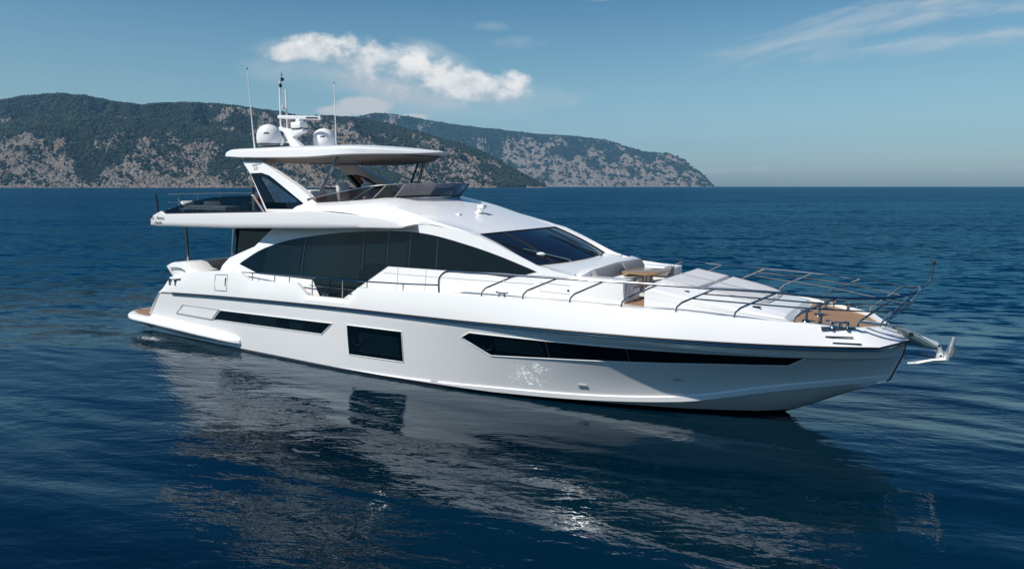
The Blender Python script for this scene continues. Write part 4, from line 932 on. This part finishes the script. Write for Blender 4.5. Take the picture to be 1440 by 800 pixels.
for x, y in ((11.5,1.55),(11.85,1.3)):
    p = B(); p.lathe([(.05,0),(.035,.03),(.035,.16),(.05,.18)], (x,y,2.42), 12); part(p, 'fairlead_roller', 'steel')
p = B(); p.prism([(12.30,-.16,2.40),(12.98,-.08,2.365),(12.98,.08,2.365),(12.30,.16,2.40)], (0,0,-.06)); part(p, 'chain_channel', 'steel', bevel=.01)
p = B(); p.box((12.15,-.25,2.33),(.34,.22,.05)); part(p, 'deck_hatch', 'wood')
# anchor in its stem roller
rl = B()
for y_ in (-.11,.09):
    rl.prism([(12.98,y_,2.36),(13.24,y_,2.345),(13.34,y_,2.30),(13.80,y_,2.02),(13.83,y_,1.93),(13.45,y_,1.98),(13.24,y_,2.04),(13.05,y_,2.20)], (0,.02,0))
roller = part(rl, 'anchor_roller', 'steel', bevel=.005)
p = B(); p.tube([(13.30,-.12,2.22),(13.30,.12,2.22)], .05, 10); part(p, 'roller_pin', 'darkmetal', roller)
an = empty('anchor'); an.parent = yacht
p = B(); p.prism([(13.40,-.05,2.235),(13.68,-.05,2.13),(13.80,-.05,2.10),(13.87,-.05,2.00),(13.96,-.05,1.80),(13.97,-.05,1.72),(13.78,-.05,1.71),(13.80,-.05,1.88),(13.72,-.05,1.95),(13.55,-.05,2.06),(13.38,-.05,2.17)], (0,.10,0)); part(p, 'shank', 'anchor', an, bevel=.008)
for x, z in ((13.83,2.02),(13.88,1.80)):
    q_ = B(); q_.tube([(x,-.058,z),(x,.058,z)], .026, 10); part(q_, 'shank_pin', 'black', an)
# flukes: two blades rising and a crown bar
p = B(); p.add([(13.95,-.05,1.70),(13.28,-.30,1.62),(13.45,-.34,1.66),(13.75,-.30,1.76),(13.98,-.28,1.80),(13.98,-.04,1.74)], [(0,1,2,3,4,5)]); part(p, 'fluke', 'anchor', an, solid=.04, smooth=0)
p = B(); p.add([(13.95,.05,1.70),(13.45,.38,1.72),(13.6,.40,1.77),(13.85,.32,1.82),(13.98,.26,1.82),(13.98,.04,1.74)], [(0,1,2,3,4,5)]); part(p, 'fluke', 'anchor', an, solid=.04, smooth=0)
p = B(); p.add([(13.92,-.10,1.73),(14.02,-.10,1.72),(14.12,-.08,2.24),(14.07,-.08,2.25),(13.98,-.14,1.98)], [(0,1,2,3,4)]); p.tube([(14.0,-.09,1.74),(14.095,-.08,2.24)], .034, 8); part(p, 'roll_bar', 'anchor', an, solid=.02, smooth=0)
p = B(); p.add([(13.95,.08,1.74),(14.14,.14,1.80),(14.16,.14,1.95),(14.08,.1,2.0),(13.98,.08,1.86)], [(0,1,2,3,4)]); part(p, 'fluke_tip', 'anchor', an, solid=.02, smooth=0)

# ---- flybridge furniture, fixed
fs = B(); fs.box((-4.3,1.0,4.62),(2.2,.62,.46)); fsf = part(fs, 'flybridge_sofa', 'white_cushion', bevel=.06)
p = B(); p.box((-4.3,1.38,5.02),(2.2,.16,.62),ry=0); part(p, 'sofa_back', 'white_cushion', fsf, bevel=.06)
p = B(); p.box((-3.85,-1.62,4.88),(.5,.72,.86)); part(p, 'sofa_back', 'white_cushion', fsf, bevel=.06)
def helm(x, y):
    s_ = empty('helm_seat', (x, y, 4.40)); s_.parent = yacht
    q_ = B(); q_.lathe([(.2,0),(.05,.04),(.05,.42)], (0,0,0), 14); part(q_, 'pedestal', 'steel', s_)
    q_ = B(); q_.box((.02,0,.50),(.5,.52,.14)); part(q_, 'seat', 'white_cushion', s_, bevel=.05)
    q_ = B(); q_.box((-.24,0,.80),(.16,.50,.62),ry=-.15); part(q_, 'backrest', 'light_cushion', s_, bevel=.06)
    q_ = B(); q_.box((-.31,0,1.09),(.13,.26,.14)); part(q_, 'headrest', 'white_cushion', s_, bevel=.04)
helm(-2.45,-1.42); helm(-1.7,-1.05)
p = B(); p.prism([(-.95,-1.55,4.4),(-.45,-1.55,4.4),(-.42,-1.55,5.05),(-.7,-1.55,5.16),(-1.05,-1.55,5.0)], (0,1.9,0)); hc_ = part(p, 'helm_console', 'dark_upholstery', bevel=.03)
p = B(); p.tube([(-1.12+.17*math.cos(a)*.35, -.8+.19*math.sin(a), 5.06+.17*math.cos(a)) for a in np.linspace(0, 2*math.pi, 17)[:-1]], .016, 6, True); p.tube([(-1.12,-.8,5.06),(-.98,-.8,5.02)], .02, 6); part(p, 'steering_wheel', 'black', hc_)
p = B(); p.box((-5.75,1.2,4.85),(.9,.55,.95)); part(p, 'bar_cabinet', 'gelcoat', bevel=.03)
p = B(); p.box((-5.75,1.2,5.36),(1.0,.6,.05)); part(p, 'bar_worktop', 'dark_upholstery')

# ---- loose things standing on the yacht's decks
def put(o, label, cat, group=None): tag(o, label, cat, group); return o
tb2 = put(empty('pedestal_table', (7.02,.12,2.60)), 'varnished wooden table with clipped corners in front of the grey foredeck sofa', 'table')
p = B(); p.prism([(-.52,-.42,.55),(-.42,-.62,.55),(.30,-.74,.55),(.50,-.58,.55),(.50,.58,.55),(.36,.72,.55),(-.42,.60,.55),(-.52,.44,.55)], (0,0,.045)); p.make('tabletop', 'wood', tb2, bevel=.012)
for y_ in (-.12,.12):
    p = B(); p.tube([(0,y_,0),(0,y_,.55)], .05, 12); p.make('pedestal', 'steel', tb2)
p = B(); p.box((0,0,.012),(.4,.5,.024)); p.make('foot_plate', 'steel', tb2, bevel=.006)
ct = put(empty('dining_table', (-8.75,.35,1.75)), 'low brown wooden dining table in the aft cockpit under the overhang', 'table')
p = B(); p.box((0,0,.72),(.95,2.0,.05)); p.make('tabletop', 'wood', ct, bevel=.015)
for y_ in (-.6,.6): p = B(); p.tube([(0,y_,0),(0,y_,.70)], .05, 10); p.make('pedestal', 'steel', ct)
def chair(name, loc, rz, mt, label, group, like=None):
    if like is not None:
        o = like.copy(); COL.objects.link(o)
        for ch in like.children: c_ = ch.copy(); COL.objects.link(c_); c_.parent = o
    else:
        o = empty(name)
        p = B(); p.box((0,0,.42),(.50,.52,.10)); p.make('seat', mt, o, bevel=.03)
        p = B(); p.box((-.25,0,.68),(.07,.50,.42),ry=-.16); p.make('backrest', mt, o, bevel=.03)
        for x in (-.2,.2):
            for y in (-.22,.22): p = B(); p.tube([(x*1.1,y*1.1,0),(x,y,.38)], .016, 8); p.make('leg', 'darkmetal', o)
        for y in (-.27,.27): p = B(); p.tube([(.2,y,.38),(.2,y,.60),(-.24,y,.60)], .016, 8); p.make('armrest', 'darkmetal', o)
    o.location = loc; o.rotation_euler = (0,0,rz); put(o, label, 'chair', group); return o
c1 = chair('deck_chair', (-8.0,.0,1.75), R(180), 'dark_upholstery', 'dark armchair by the cockpit table, nearer of the two to the yacht\'s near side', 'armchairs round the cockpit table')
chair('deck_chair', (-8.0,.95,1.75), R(180), None, 'dark armchair by the cockpit table, farther of the two from the yacht\'s near side', 'armchairs round the cockpit table', c1)
GB = 'brown chairs on the aft flybridge'
b1 = chair('flybridge_chair', (-9.25,.2,4.36), R(200), 'brown_cushion', 'brown backed chair on the aft flybridge, left one of two', GB)
chair('flybridge_chair', (-8.55,.35,4.36), R(160), None, 'brown backed chair on the aft flybridge, right one nearest the white pole', GB, b1)
for ch in COL.objects:
    if ch.parent and ch.parent.name.startswith('flybridge_chair') and 'backrest' in ch.name: pass
pt = put(empty('parasol_pole', (-7.75,-1.0,4.41)), 'white pole with a dark tee bar on top standing on the aft flybridge', 'pole')
p = B(); p.tube([(0,0,0),(0,0,.72)], .075, 14); p.make('pole', 'radome', pt)
p = B(); p.tube([(0,0,.72),(0,0,1.0)], .045, 10); p.tube([(-.25,-.15,1.0),(.9,.3,1.0)], .022, 8); p.make('tee_bar', 'darkmetal', pt)
def lounger(loc, rz, label, like=None):
    if like is not None:
        o = like.copy(); COL.objects.link(o)
        for ch in like.children: c_ = ch.copy(); COL.objects.link(c_); c_.parent = o
    else:
        o = empty('sun_lounger')
        p = B(); p.box((0,0,.22),(1.3,.64,.05)); 
        for x in (-.55,.55):
            for y in (-.27,.27): p.tube([(x,y,0),(x,y,.22)], .02, 8)
        p.make('frame', 'radome', o)
        p = B(); p.box((.15,0,.29),(1.0,.62,.09)); p.make('mattress', 'white_cushion', o, bevel=.03)
        p = B(); p.box((-.50,0,.36),(.09,.6,.32),ry=-.7); p.make('backrest', 'white_cushion', o, bevel=.03)
    o.location = loc; o.rotation_euler = (0,0,rz); put(o, label, 'sun lounger', 'sun loungers behind the smoked glass screen'); return o
l1 = lounger((-9.5,-2.0,4.40), R(20), 'white sun lounger on the flybridge behind the smoked glass, nearest the stern tip')
lounger((-8.1,-2.1,4.40), R(0), 'white sun lounger on the flybridge behind the middle of the smoked glass', l1)
# foam at the stern waterline: a thin broken film
m, b = mat('foam_film', (.75,.79,.81), .7); M['foam_film'] = m; v_ = pos(m); X, Y, Z = xyz(v_)
n_ = noise(vecn(X*2.2, Y*5, 0), 3, 6, .7, .6); ed = (1-S.m('ABSOLUTE', (X+10.2)/1.5))*(1-S.m('ABSOLUTE', (Y+3.85)/.5))
S.nt.links.new((sstep(n_+ed*.35,   .68, .84)*.5).k, b.inputs['Alpha'])
b_ = B(); b_.grid([[(x, y, .012+.004*math.sin(x*9+y*7)) for y in np.linspace(-4.35,-3.35,12)] for x in np.linspace(-11.7,-8.7,30)])
fo = b_.make('water_foam', 'foam_film', None); tag(fo, kind='stuff')
